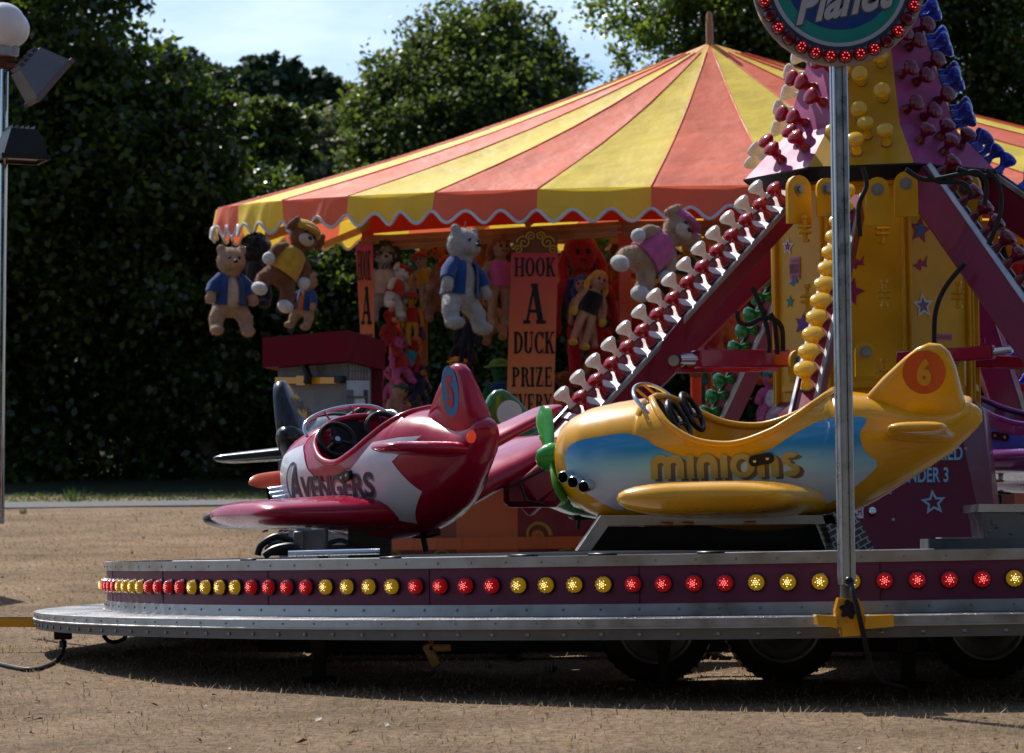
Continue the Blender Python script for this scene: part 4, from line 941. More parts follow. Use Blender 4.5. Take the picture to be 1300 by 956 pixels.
# ------------------------------------------------------------------ ticket booth
bt = thing('ticket_booth', 'grey metal ticket booth with overhanging dark red top beside the stall', 'booth', P(430,690,20.5))
def wallp(mb, pts, mi=0): mb.add(pts, [tuple(range(len(pts)))], mi)
def boxp(A, B, C, z0, z1, mb):                   # plan corners A, B, C with B the near corner
    D = A+C-B; v = [Vector((p.x, p.y, z)) for z in (z0, z1) for p in (A, B, C, D)]
    mb.add(v, [(0,1,5,4),(1,2,6,5),(2,3,7,6),(3,0,4,7),(4,5,6,7),(3,2,1,0)])
gry = mat('booth_grey_sheet', (.17,.18,.20), .5, .3, var=.35, scale=5, bump=.5, bscale=30)
zt0, zt1 = P(442,458,19.8).z, P(442,419,19.8).z
A, B, C = P(333,445,20.45), P(442,445,19.8), P(489,445,20.9); m = MB(); boxp(A, B, C, zt0, zt1, m); m.build('roof_box', mat('booth_red_paint',(.13,.002,.012),.55,0,0,var=.2,spec=.06), bt)
A2, B2, C2 = P(353,500,20.5), P(441,500,20.0), P(471,500,20.7); zg = gz(0, 20.5)-.1; m = MB(); boxp(A2, B2, C2, zg, zt0-.002, m); m.build('booth_body', gry, bt)
n_l = Vector(((A2-B2).y, -(A2-B2).x, 0)).normalized(); n_l = n_l if n_l.y < 0 else -n_l
n_r = Vector(((C2-B2).y, -(C2-B2).x, 0)).normalized(); n_r = n_r if n_r.y < 0 else -n_r
def onw(px, py, n, o, off):
    c = ray(px, py); t_ = (o+n*off-EYE).dot(n)/c.dot(n); return EYE+c*t_
def wq(x0, y0, x1, y1, n, off, mb, th=.0, mi=0):
    q = [onw(a, b, n, B2, off) for a, b in ((x0,y1),(x1,y1),(x1,y0),(x0,y0))]; q2 = [v-n*(off*.95) for v in q]
    mb.add(q+q2, [(0,1,2,3),(7,6,5,4),(0,4,5,1),(1,5,6,2),(2,6,7,3),(3,7,4,0)], mi)
m = MB(); wq(349,479,426,487,n_l,.06,m); wq(376,477,387,489,n_l,.07,m); m.build('yellow_bar', yelp, bt)
m = MB(); wq(424,477,430,486,n_l,.065,m); m.tube([onw(386,464,n_l,B2,.09), onw(391,478,n_l,B2,.1), onw(390,487,n_l,B2,.1)], .03, 8); m.build('black_strap', blk, bt)
m = MB(); wq(443.5,483,469,540,n_r,.02,m); m.build('notice_board', mat('notice_pale_grey',(.42,.46,.52),.4), bt)
m = MB(); wq(447,495,449,560,n_r,.045,m); wq(466,495,468,560,n_r,.045,m); wq(447,503,468,505,n_r,.045,m); m.build('notice_frame', alud, bt)
m = MB(); wq(451,506,467,560,n_r,.03,m); m.build('price_sheet', mat('notice_white',(.6,.62,.66),.4), bt)
for tx, y0, y1, x0, x1 in (('1.50',514,523,453,466),('£2.50',524,539,451.5,467)):
    v_, f_ = text2d(tx, .03); MB().add([onw(x0+(x1-x0)*a, y1+(y0-y1)*b, n_r, B2, .034) for a, b in v_], f_).build('price_lettering', mat('price_red',(.5,.02,.03),.5), bt, smooth=False)
m = MB(); 
for i in range(7):
    for j in range(2): wq(443.6+i*3.8, 460+j*12, 446.6+i*3.8, 470+j*12, n_r, .012, m)
tag(m.build('vent_louvre', mat('louvre_grey',(.2,.2,.195),.45,.3), bt), kind='stuff')
m = MB(); wq(355,535,374,568,n_l,.05,m); m.build('socket_box', mat('socket_grey',(.28,.31,.36),.45), bt)
m = MB(); wq(361,540,369,556,n_l,.055,m); m.build('socket_label', whitep, bt)
m = MB(); m.beam(P(476,460,20.9), P(474,680,20.9), .12, .1, up=(0,1,0)); m.build('side_panel', mat('booth_side_red',(.15,.005,.012),.5), bt)

# ------------------------------------------------------------------ plush prizes
def plush_mesh(kind):
    """body remeshed from soft lobes, origin at the top of the head, one unit high, facing -Y"""
    b = MB()
    if kind in ('bear', 'pup', 'fluffy'):
        b.ell((0,0,-.17),(.16,.15,.155)); b.ell((0,-.12,-.205),(.085,.08,.065)); b.ell((0,0,-.30),(.10,.10,.08)); b.ell((0,0,-.52),(.165,.135,.22))
        b.ell((0,.0,-.66),(.18,.14,.13))
        for s in (-1,1):
            b.tube([(s*.11,0,-.37),(s*.2,-.05,-.46),(s*.235,-.09,-.58)], [.062,.06,.055], 10); b.ell((s*.24,-.1,-.60),(.06,.06,.065))
            b.tube([(s*.1,-.02,-.7),(s*.17,-.09,-.82),(s*.17,-.12,-.92)], [.095,.085,.07], 10); b.ell((s*.175,-.17,-.945),(.075,.12,.06))
            if kind == 'bear': b.ell((s*.115,0,-.045),(.055,.035,.055))
            elif kind == 'pup': b.ell((s*.155,-.01,-.16),(.04,.055,.11), Matrix.Rotation(-s*.25,4,'Y'))
            else: b.ell((s*.09,0,-.04),(.05,.03,.06))
        if kind == 'pup': b.tube([(0,.12,-.68),(0,.22,-.62),(0,.27,-.52)], [.04,.035,.02], 8)
    else:                                          # doll: long limbs
        b.ell((0,0,-.12),(.105,.1,.12)); b.ell((0,0,-.25),(.04,.04,.06)); b.ell((0,0,-.36),(.125,.075,.13)); b.ell((0,0,-.50),(.10,.07,.10))
        for s in (-1,1):
            b.tube([(s*.10,0,-.29),(s*.18,0,-.40),(s*.20,-.04,-.56)], [.045,.04,.035], 9); b.ell((s*.2,-.05,-.6),(.042,.04,.055))
            b.tube([(s*.055,0,-.54),(s*.08,-.02,-.74),(s*.08,-.01,-.93)], [.06,.05,.042], 9); b.ell((s*.085,-.05,-.965),(.045,.085,.036))
    me = b.mesh('plush_'+kind, []); o = bpy.data.objects.new('tmp', me); COL.objects.link(o)
    r = o.modifiers.new('r', 'REMESH'); r.mode = 'VOXEL'; r.voxel_size = .017; s_ = o.modifiers.new('s', 'SMOOTH'); s_.iterations = 4; s_.factor = .5
    dg = bpy.context.evaluated_depsgraph_get(); me2 = bpy.data.meshes.new_from_object(o.evaluated_get(dg)); bpy.data.objects.remove(o)
    bm = bmesh.new(); bm.from_mesh(me2); bm.verts.ensure_lookup_table(); bm.normal_update(); rg = random.Random(3); src = [(v.co.copy(), v.normal.copy()) for v in bm.verts]
    for _ in range(5200):
        c, n_ = rg.choice(src); tg = n_.orthogonal().normalized(); tg.rotate(Matrix.Rotation(rg.random()*6.28, 3, n_)); tip = c+(n_*.7+tg*.8+Vector((0,0,-.5))).normalized()*rg.uniform(.012,.028); sd = n_.cross(tg)*.0035
        bm.faces.new([bm.verts.new(c-sd-n_*.002), bm.verts.new(c+sd-n_*.002), bm.verts.new(tip)])
    bm.to_mesh(me2); bm.free()
    me2.materials.clear(); me2.materials.append(None); me2.polygons.foreach_set('use_smooth', [True]*len(me2.polygons))
    return me2
PM = {k: plush_mesh(k) for k in ('bear','pup','doll','fluffy')}
def pmb(f): m = MB(); f(m); me = m.mesh('piece', [None]); return me
def both(f):
    def g(m):
        for s in (-1,1): f(m, s)
    return g
HAT = pmb(lambda m: m.lathe([(0,.0),(.08,-.01),(.125,-.05),(.135,-.085),(.20,-.10),(.20,-.112),(.12,-.11)], Matrix.Translation((0,0,.03)), 20))
CAP = pmb(lambda m: (m.ell((0,.02,-.1),(.172,.165,.115)), m.ell((0,-.14,-.085),(.1,.1,.02))))
JB = pmb(lambda m: (m.lathe([(.11,-.335),(.16,-.38),(.178,-.48),(.185,-.6),(.192,-.66),(.18,-.665)], Matrix.Scale(.93,4,(0,1,0)), 22, a0=-math.pi/2+.38, a1=1.5*math.pi-.38),
                    [m.tube([(s*.09,0,-.355),(s*.2,-.05,-.46),(s*.228,-.08,-.54)], [.075,.074,.072], 10) for s in (-1,1)]))
VB = pmb(lambda m: m.lathe([(.10,-.33),(.155,-.38),(.178,-.48),(.188,-.6),(.19,-.64),(.17,-.645)], Matrix.Scale(.9,4,(0,1,0)), 22))
VD = pmb(lambda m: m.lathe([(.05,-.26),(.125,-.29),(.14,-.38),(.118,-.47),(.125,-.55),(.1,-.56)], Matrix.Scale(.7,4,(0,1,0)), 20))
TUM = pmb(lambda m: m.ell((0,-.055,-.55),(.12,.11,.2)))
MUZ = pmb(lambda m: m.ell((0,-.13,-.21),(.09,.085,.066)))
PAW = [pmb(lambda m, s=s, q=q: m.ell(*(((s*.24,-.1,-.605),(.068,.068,.07)) if q else ((s*.175,-.175,-.948),(.084,.125,.068))))) for s in (-1,1) for q in (0,1)]
MIT = [pmb(lambda m, s=s, q=q: m.ell(*(((s*.2,-.05,-.6),(.05,.048,.062)) if q else ((s*.085,-.055,-.968),(.054,.095,.042))))) for s in (-1,1) for q in (0,1)]
HAIR = pmb(lambda m: (m.ell((0,.02,-.095),(.118,.112,.115)), [m.tube([(s*.09,.03,-.1),(s*.13,.02,-.2),(s*.12,0,-.3)], [.04,.045,.03], 8) for s in (-1,1)]))
FUZ = MB(); rg_ = random.Random(5)
for i in range(900):
    d = Vector((rg_.gauss(0,1), rg_.gauss(0,1), rg_.gauss(0,1))).normalized(); c = Vector((0,.02,-.16))+Vector((d.x*.17, d.y*.16, d.z*.16)); e = c+d*.06+Vector((0,0,-.02)); s = d.orthogonal().normalized()*.012
    FUZ.add([c-s, c+s, e], [(0,1,2)])
FUZ.ell((0,.02,-.16),(.17,.155,.16)); FUZ = FUZ.mesh('fuzz', [None])
def face(kind):
    out = []; y = -.145 if kind != 'doll' else -.095; ex = .055 if kind != 'doll' else .036; ez = -.145 if kind != 'doll' else -.11
    for s in (-1,1): m = MB(); m.ell((s*ex, y, ez), (.017,.012,.02), None, 0, 10, 6); out.append(m.mesh('eye', [blk]))
    m = MB()
    if kind != 'doll': m.ell((0,-.215,-.19),(.026,.018,.018), None, 0, 10, 6)
    else: m.tube([(-.025,-.103,-.165),(0,-.108,-.172),(.025,-.103,-.165)], .004, 5)
    out.append(m.mesh('nose', [blk])); return out
FACE = {k: face(k) for k in ('bear','doll')}
def fur(name, c): return mat('plush_'+name, c, .95, var=.2, scale=14, bump=.6, bscale=90, sheen=.3, spec=.1)
TAN=fur('tan',(.42,.27,.17)); CRM=fur('cream',(.52,.42,.32)); BRN=fur('brown',(.20,.07,.025)); GRY=fur('pale_grey',(.40,.38,.36)); BLK=fur('black',(.01,.009,.009)); ORG=fur('orange',(.55,.14,.02)); YEL=fur('yellow',(.60,.33,.03))
BLU=fur('blue',(.012,.055,.2)); NVY=fur('navy',(.012,.018,.07)); RED=fur('red',(.42,.012,.015)); PNK=fur('pink',(.55,.10,.28)); GRN=fur('green',(.10,.28,.02)); DGN=fur('dark_green',(.01,.16,.06)); WHT=fur('white',(.62,.60,.58)); PUR=fur('purple',(.12,.03,.16)); SKN=fur('skin',(.55,.28,.17)); TEA=fur('teal',(.02,.25,.26))
GP = 'plush prizes hanging round the stall'
def plush(kind, label, px, py, h, Y, body, face_dir=0., lean=0., pitch=0., parts=(), string=True):
    """px, py = top of the head in the photo, h = height in photo pixels"""
    h *= 1.12; p = P(px, py, Y); s = h*Y/F; t = thing('plush_toy', label, 'plush toy', p, GP)
    t.rotation_euler = (pitch, lean, face_dir); t.scale = (s, s, s)
    def add(nm, me, m_, parent=t):
        o = link(nm, me, parent)
        o.material_slots[0].link = 'OBJECT'; o.material_slots[0].material = m_; return o
    bo = add('body', PM[kind], body); fk = 'doll' if kind == 'doll' else 'bear'
    link('eye', FACE[fk][0], bo); link('eye', FACE[fk][1], bo); link('mouth' if fk == 'doll' else 'nose', FACE[fk][2], bo)
    for nm, me, m_ in parts:
        if isinstance(me, list):
            for i_, q_ in enumerate(me): add(('boot' if nm == 'boots' else 'paw') if i_ % 2 == 0 else ('mitten' if nm == 'boots' else 'paw'), q_, m_)
        else: add(nm, me, m_)
    if string: MB().tube([(0,0,-.02),(.01,0,.05)], .008, 5).build('string', BRN, t, local=True)
    return t
YL = 23.0
plush('bear','tan plush bear in a small blue jacket hanging at the left end of the canopy',294,312,104,23.6,TAN,.35,.04,parts=[('jacket',JB,BLU),('tummy',TUM,CRM)])
plush('fluffy','black plush toy with striped sleeve right behind the tan bear in the blue jacket',322,298,88,24.0,BLK,-.5,-.1,parts=[('fuzz',FUZ,BLK)])
plush('pup','brown plush pup in a yellow cap and yellow vest hanging in the canopy gap',396,284,106,23.3,BRN,.5,.55,.1,parts=[('cap',CAP,YEL),('vest',VB,YEL),('muzzle',MUZ,CRM),('paws',PAW,WHT)])
plush('bear','orange and cream plush toy below the brown pup in the yellow cap',393,345,66,23.9,TAN,-.6,.15,parts=[('jacket',JB,BLU),('tummy',TUM,ORG)])
plush('fluffy','grey plush toy with a black fuzzy head beside the narrow sign',489,308,92,24.2,GRY,.1,0,parts=[('fuzz',FUZ,BLK),('vest',VB,CRM)])
plush('pup','small white plush pup in a red helmet below the red hat',513,338,62,24.2,WHT,.9,.5,parts=[('cap',CAP,RED),('vest',VB,RED)])
plush('doll','plush doll in a broad red hat at the top of the left timber post',532,322,66,24.3,CRM,-.4,-.2,parts=[('hat',HAT,RED),('vest',VD,YEL)])
plush('bear','large pale grey plush in a bright blue jacket hanging left of the sign',590,288,122,22.95,GRY,.75,.12,parts=[('jacket',JB,BLU)])
plush('pup','dark brown plush hanging behind the pale grey plush in the blue jacket',560,342,62,23.9,BRN,.3,.1)
plush('pup','orange brown plush between the pale grey plush and the sign',612,300,76,24.0,ORG,-.3,.2,parts=[('muzzle',MUZ,CRM)])
plush('doll','plush doll in a chequered knitted cap touching the left edge of the sign',636,300,104,23.8,TAN,.4,.05,parts=[('hair',HAIR,BRN),('vest',VD,PNK)])
plush('bear','green plush bear at the top right of the sign',768,297,60,23.9,GRN,.6,.6,parts=[('vest',VB,PUR)])
plush('doll','long red and navy plush doll hanging beside the sign',737,300,172,23.7,RED,.1,-.04,parts=[('trousers',VD,NVY),('hair',HAIR,RED)])
plush('doll','plush doll with fair hair in black and blue tucked under the green bear',764,345,92,23.5,SKN,.35,.35,parts=[('hair',HAIR,YEL),('vest',VD,BLK),('boots',MIT,YEL)])
plush('doll','plush doll with a dull blue hood next to the fair haired doll',738,350,84,23.55,SKN,-.2,-.1,parts=[('hair',HAIR,BLU),('vest',VD,NVY)])
plush('bear','dark red plush bear below the fair haired doll',765,415,80,23.8,RED,.2,.05,parts=[('muzzle',MUZ,TAN),('paws',PAW,YEL)])
plush('pup','tan plush pup in a pink hood and pink vest hanging against the arm lamps',878,278,122,22.4,TAN,.55,.9,.1,parts=[('cap',CAP,PNK),('vest',VB,PNK),('muzzle',MUZ,CRM),('paws',PAW,WHT)])
plush('doll','red plush doll hanging between the timber post and the pink vested pup',800,318,120,24.3,RED,.2,0,parts=[('vest',VD,ORG)])
plush('bear','orange plush bear lowest behind the front left arm of the ride',786,470,66,24.0,ORG,.2,0,parts=[('tummy',TUM,YEL)])
cl = [('pup',500,395,52,RED,'red plush pup at the top of the prize cluster on the left timber post',[('muzzle',MUZ,YEL)]),
 ('doll',522,372,60,YEL,'yellow faced plush doll in red just under the small white pup',[('vest',VD,RED),('cap',HAT,RED)]),
 ('bear',535,405,36,PUR,'small black and pink plush with a starry face on the timber post',[('muzzle',MUZ,PNK)]),
 ('bear',517,412,44,ORG,'orange plush bear in a navy vest in the prize cluster',[('vest',VB,NVY)]),
 ('pup',504,426,56,PNK,'bright pink plush pup in the middle of the prize cluster',[('vest',VB,RED)]),
 ('doll',530,428,60,RED,'red plush doll hanging along the timber post',[('vest',VD,TEA),('hair',HAIR,ORG)]),
 ('doll',515,448,74,SKN,'plush doll with an orange bun and a pink bow in the prize cluster',[('hair',HAIR,ORG),('dress',VD,PNK)]),
 ('pup',496,462,60,PNK,'long dark pink plush with thin legs at the left of the cluster',[]),
 ('bear',510,486,58,TAN,'brown plush bear in a green cap low in the prize cluster',[('cap',CAP,DGN)]),
 ('bear',525,500,62,BRN,'brown plush bear with a green and yellow neck scarf at the cluster foot',[('vest',VB,DGN),('muzzle',MUZ,YEL)]),
 ('pup',534,462,50,NVY,'navy plush pup against the timber post',[('muzzle',MUZ,ORG)]),
 ('doll',489,502,62,PNK,'pale pink plush doll at the bottom left of the cluster',[('dress',VD,WHT)])]
for i, (k, x, y, h, c, lb, pt) in enumerate(cl): plush(k, lb, x, y, h, 24.1+.05*(i % 4), c, random.uniform(-.7,.7), random.uniform(-.4,.4), parts=pt)
plush('bear','dull yellow plush bear hanging low between the red tail fin and the timber post',582,455,66,25.0,YEL,.2,.1,parts=[('hat',HAT,YEL)])
plush('doll','plush doll in a green hat and blue coat left of the foot of the sign',634,458,90,24.0,DGN,.1,0,parts=[('hat',HAT,GRN),('vest',VD,BLU)])
plush('pup','navy plush pup in the shade under the pale grey plush',590,418,56,25.2,NVY,.2,.1)
plush('bear','white plush bear with a rainbow tummy seen between the yellow and green lamps',980,470,62,23.4,PNK,.15,.1,parts=[('tummy',TUM,WHT),('cap',CAP,TEA),('muzzle',MUZ,ORG)])
plush('bear','large orange plush bear behind the green lamp arm',905,360,110,24.0,ORG,.3,.1,parts=[('tummy',TUM,RED)])
plush('doll','red plush doll between the two left arms of the ride',938,330,110,24.4,RED,-.2,0,parts=[('hair',HAIR,ORG)])
plush('bear','orange plush bear with a white face low at the right edge',1266,448,64,24.0,ORG,.2,0,parts=[('muzzle',MUZ,WHT),('tummy',TUM,PUR)])
plush('bear','red plush bear right behind the right side of the tower',1246,340,96,24.0,RED,.2,0)
plush('doll','yellow plush doll at the right edge under the striped canopy',1290,300,110,24.2,YEL,0,0,parts=[('vest',VD,RED)])
plush('pup','tan plush pup at the right edge above the purple plane',1298,455,60,23.8,TAN,0,0,parts=[('vest',VB,RED)])
ex = [('doll',548,306,90,ORG,'orange plush doll hanging just right of the broad red hat',[('vest',VD,RED)]),
 ('bear',572,300,60,TEA,'teal plush bear half hidden by the pale grey plush',[]),
 ('pup',655,330,80,BRN,'brown plush pup showing left of the sign below the knitted cap',[('vest',VB,BLK)]),
 ('bear',620,372,60,TAN,'tan plush bear low between the pale grey plush and the sign',[('tummy',TUM,CRM)]),
 ('doll',598,392,66,NVY,'navy plush doll hanging under the foot of the pale grey plush',[('hair',HAIR,ORG)]),
 ('bear',722,296,56,DGN,'dark green plush bear in the upper corner right of the sign',[('muzzle',MUZ,GRN)]),
 ('pup',752,318,58,PUR,'purple plush pup tucked above the fair haired doll',[]),
 ('doll',790,300,84,ORG,'orange plush doll left of the pink vested pup',[('hair',HAIR,BRN)]),
 ('bear',822,372,70,RED,'red plush bear under the paws of the pink vested pup',[('tummy',TUM,ORG)]),
 ('pup',718,470,66,BRN,'brown plush pup low beside the lower half of the sign',[('vest',VB,ORG)]),
 ('doll',842,360,90,SKN,'plush doll in a navy dress seen above the arm lamps',[('dress',VD,NVY),('hair',HAIR,BLK)]),
 ('bear',880,300,70,YEL,'yellow plush bear behind the upper arm lamps',[('vest',VB,BLU)]),
 ('bear',960,300,70,RED,'red plush bear close to the left edge of the tower',[('muzzle',MUZ,TAN)]),
 ('pup',925,420,70,ORG,'orange plush pup below the red ram on the left',[('vest',VB,BLU)]),
 ('doll',880,400,80,TEA,'teal plush doll above the red ram on the left',[('hair',HAIR,YEL)]),
 ('bear',470,440,60,RED,'red plush bear between the booth roof and the prize cluster',[])]
for i, (k, x, y, h, c, lb, pt) in enumerate(ex): plush(k, lb, x, y, h, 24.4+.07*(i % 4), c, random.uniform(-.8,.8), random.uniform(-.5,.5), random.uniform(-.2,.3), parts=pt)
t = thing('prize_ball', 'big orange red ball hanging behind the green lamp arm', 'ball', P(925,425,24.2))
MB().ell(P(925,425,24.2), (.24,.24,.24), None, 0, 28, 18).build('ball', mat('ball_red_vinyl',(.45,.05,.02),.25,0,.4), t)
for k in range(2): MB().tube([P(925,425,24.2)+Vector((.243*math.cos(q*math.pi/12)*(math.cos(.6+k*1.5)), .243*math.cos(q*math.pi/12)*math.sin(.6+k*1.5), .243*math.sin(q*math.pi/12))) for q in range(24)], .004, 5, closed=True).build('ball_seam', YEL, t)
# ------------------------------------------------------------------ the ride planes
SX, SZ = .00378, .00365
def lx(px): return (975-px)*SX
def lz(py): return (580-py)*SZ
ST_ = [(711,571,588,10),(713,552,602,30),(720,537,622,50),(733,526,638,66),(755,516,652,79),(790,509,662,87),(830,504,671,91),(880,500,677,92),(930,499,679,92),(980,499,678,92),(1030,500,671,86),(1070,502,658,77),(1105,507,643,64),(1140,518,622,49),(1175,528,600,36),(1205,526,580,27),(1224,520,562,20),(1234,524,552,13),(1240,530,544,6)]
RIM_ = [(836,503),(850,512),(870,530),(900,547),(930,554),(960,553),(1000,540),(1030,523),(1050,509),(1062,502)]
def interp(tab, x, j):
    for i in range(len(tab)-1):
        if tab[i][0] <= x <= tab[i+1][0]:
            t = (x-tab[i][0])/(tab[i+1][0]-tab[i][0]); 
            p = [tab[max(0,min(len(tab)-1,i+q))][j] for q in (-1,0,1,2)]
            m1 = (p[2]-p[0])/2; m2 = (p[3]-p[1])/2
            return (2*t**3-3*t*t+1)*p[1]+(t**3-2*t*t+t)*m1+(-2*t**3+3*t*t)*p[2]+(t**3-t*t)*m2
    return tab[0][j] if x < tab[0][0] else tab[-1][j]
def sec(px):
    top = lz(interp(ST_, px, 1)); bot = lz(interp(ST_, px, 2)); w = interp(ST_, px, 3)*SZ; zc = bot+(top-bot)*.5
    cw = 836 <= px <= 1062; zr = lz(interp(RIM_, px, 1)) if cw else zc+(top-zc)*.8
    zr = min(zr, top-.002)
    return top, bot, w, zc, zr, cw
NE = 2.25
def yat(px, z):
    top, bot, w, zc, zr, cw = sec(px); h = (top-zc) if z > zc else (zc-bot)
    q = min(.999, abs(z-zc)/max(h, 1e-6)); return w*(1-q**NE)**(1/NE)
def body_mesh(paint, inside):
    m = MB(); xs = sorted(set([a[0] for a in ST_]+list(np.linspace(711,740,7))+list(np.linspace(740,836,10))+list(np.linspace(836,1062,36))+list(np.linspace(1062,1237,18))))
    NO, NI = 28, 17; tot = NO+NI; cks = []
    for px in xs:
        top, bot, w, zc, zr, cw = sec(px); h = top-zc; hb = zc-bot
        s = max(0, min(.9995, (zr-zc)/h)); thr = math.asin(min(1, s**(NE/2)))
        def se(th):
            c, sn = math.cos(th), math.sin(th); y = math.copysign(abs(c)**(2/NE), c)*w; z = zc+math.copysign(abs(sn)**(2/NE), sn)*(h if sn > 0 else hb); return y, z
        for i in range(NO): 
            th = thr-(math.pi+2*thr)*i/(NO-1); y, z = se(th); m.v.append(Vector((lx(px), y, z)))
        yr = se(thr)[0]; c = 0.
        if cw: c = min(1, (px-836)/14, (1062-px)/14)
        for i in range(1, NI+1):
            t = i/(NI+1); th = math.pi-thr-(math.pi-2*thr)*t; yd, zd = se(th)
            fl = lz(618); v = -yr*.97*(1-2*t)*(1); dd = 1-abs(2*t-1)**5; yt = -(yr*.94)*math.copysign(min(1, abs(1-2*t)*1.0)**.55, 1-2*t); zt = zr-(zr-max(fl, bot+.06))*dd*c
            m.v.append(Vector((lx(px), yd*(1-c)+yt*c, zd*(1-c)+zt*c)))
        cks.append(c)
    for j in range(len(xs)-1):
        for i in range(tot):
            i2 = (i+1) % tot; ins = (cks[j]+cks[j+1]) > .3 and (NO <= i < tot-1)
            m.f.append((j*tot+i, j*tot+i2, (j+1)*tot+i2, (j+1)*tot+i)); m.m.append(1 if ins else 0)
    m.f.append(tuple(range(tot))[::-1]); m.m.append(0); m.f.append(tuple((len(xs)-1)*tot+i for i in range(tot))); m.m.append(0)
    return m
def side_map(px, py, off=.003, s=1):
    z = lz(py); px = min(max(px, 714), 1234); top, bot, w, zc, zr, cw = sec(px); y = yat(px, z); e = .01
    dy = (yat(px, z+e)-yat(px, z-e))/(2*e); n = Vector((0, 1, -dy)).normalized(); 
    return Vector((lx(px), s*y, z))+Vector((0, s*n.y, n.z))*off
def poly_decal(poly, step=7.):
    from mathutils.geometry import delaunay_2d_cdt
    pts = []; 
    for i in range(len(poly)):
        a = Vector(poly[i]); b = Vector(poly[(i+1)%len(poly)]); n = max(1, int((b-a).length/step)); pts += [a.lerp(b, q/n) for q in range(n)]
    ne = len(pts); ed = [(i, (i+1)%ne) for i in range(ne)]
    x0 = min(p.x for p in pts); x1 = max(p.x for p in pts); y0 = min(p.y for p in pts); y1 = max(p.y for p in pts)
    x = x0
    while x < x1:
        y = y0
        while y < y1: pts.append(Vector((x+.13, y+.17))); y += step
        x += step
    v, e, f, _, _, _ = delaunay_2d_cdt(pts, ed, [], 1, 1e-4)
    return [(p.x, p.y) for p in v], f
def dmesh(mb, vs, fs, off, s=1, mi=0): mb.add([side_map(a, b, off, s) for a, b in vs], fs, mi)
def round_word():
    """soft rounded lower case letters of one height, for the yellow plane"""
    V, Fc = [], []
    def quad(p): o = len(V); V.extend(p); Fc.append(tuple(range(o, o+len(p))))
    w = .30
    def arch(x0, wd):
        r = wd/2; cx = x0+r; cy = 1-r
        for i in range(12):
            a, b = math.pi-i*math.pi/12, math.pi-(i+1)*math.pi/12
            quad([(cx+r*math.cos(a), cy+r*math.sin(a)), (cx+r*math.cos(b), cy+r*math.sin(b)), (cx+(r-w)*math.cos(b), cy+(r-w)*.8*math.sin(b)), (cx+(r-w)*math.cos(a), cy+(r-w)*.8*math.sin(a))])
        quad([(x0,0),(x0+w,0),(x0+w,cy),(x0,cy)]); quad([(x0+wd-w,0),(x0+wd,0),(x0+wd,cy),(x0+wd-w,cy)])
    def bar(x): quad([(x,.0),(x+w,0),(x+w,.93),(x+w*.5,1),(x,.93)])
    def ring_(x, r, a0=0, a1=2*math.pi, cy=.5, ry=.5, n=24):
        cx = x+r
        for i in range(n):
            a, b = a0+(a1-a0)*i/n, a0+(a1-a0)*(i+1)/n
            quad([(cx+r*math.cos(a), cy+ry*math.sin(a)), (cx+r*math.cos(b), cy+ry*math.sin(b)), (cx+(r-w*.9)*math.cos(b), cy+(ry-w*.75)*math.sin(b)), (cx+(r-w*.9)*math.cos(a), cy+(ry-w*.75)*math.sin(a))])
    x = 0
    arch(0,.86); arch(.56,.86); x = 1.42+.12
    bar(x); x += w+.12; arch(x,.88); x += 1.0; bar(x); x += w+.1; ring_(x,.52); x += 1.14; arch(x,.88); x += 1.0
    ring_(x,.36,R_(30),R_(270),.73,.27,14); ring_(x,.36,R_(90),R_(-150),.27,.27,14); x += .74
    return [(a/x, b) for a, b in V], Fc
_txt[('MINIONS', .055, 0., 1.0)] = round_word()
def decal_text(mb, st, x0, x1, y0, y1, off, bold=.02, shear=0., s=1, arch=0., space=1.):
    v, f = text2d(st, bold, shear, space)
    v2, f2 = subdiv2d([(a*(x1-x0), b*(y1-y0)) for a, b in v], f, 9.)
    pts = []
    for a, b in v2:
        u = a/(x1-x0); u_ = u if s > 0 else 1-u; pts.append((x0+u_*(x1-x0), y1-b+arch*(2*u-1)**2))
    mb.add([side_map(a, b, off, s) for a, b in pts], f2)
def smoothpoly(p, n=5):
    q = p+p[:3]; out = []
    c = catmull([Vector((a, b, 0)) for a, b in [p[-1]]+p+[p[0], p[1]]], n); c = c[n:-n]
    return [(v.x, v.y) for v in c[:-1]] if (c[0]-c[-1]).length < .01 else [(v.x, v.y) for v in c]
def wing(m, x0, x1, z, span, th, sweep=0., dih=0., side=1, root=0.2, taper=.8, mi=0):
    """x0,x1 = leading and trailing edge in local x; rounded superellipse sections out along y"""
    n = 26; secs = []
    for j in range(n+1):
        s = j/n; e = 1-s; y = root+(span-root)*s
        rt = math.sqrt(max(0, 1-max(0, (s-.8)/.2)**2.6)) if s > .8 else 1
        ch = (x0-x1)*(1-(1-taper)*s); cx_ = (x0+x1)/2+sweep*s; t = th*(1-.35*s); ch2 = ch*(.32+.68*rt) if s > .78 else ch; t *= max(rt, .02)
        if s > .78: ch2 = ch*(1-(1-rt)*.32)
        if s == 1: ch2 *= .85
        ring_ = []
        for k in range(24):
            a = 2*math.pi*k/24; c, sn = math.cos(a), math.sin(a)
            ring_.append(Vector((cx_+math.copysign(abs(c)**.72, c)*ch2/2, side*y, z+dih*s+math.copysign(abs(sn)**.8, sn)*t/2)))
        secs.append(ring_)
    o = len(m.v)
    for r in secs: m.v += r
    for j in range(n):
        for k in range(24):
            k2 = (k+1) % 24; m.f.append((o+j*24+k, o+j*24+k2, o+(j+1)*24+k2, o+(j+1)*24+k)); m.m.append(mi)
    m.f.append(tuple(o+n*24+k for k in range(24))); m.m.append(mi); m.f.append(tuple(o+k for k in range(24))[::-1]); m.m.append(mi)
FIN = [(1098,512),(1122,486),(1150,461),(1166,449),(1181,443.5),(1195,446),(1205,456),(1212,475),(1219,510),(1226,548),(1190,556),(1140,545),(1105,530)]
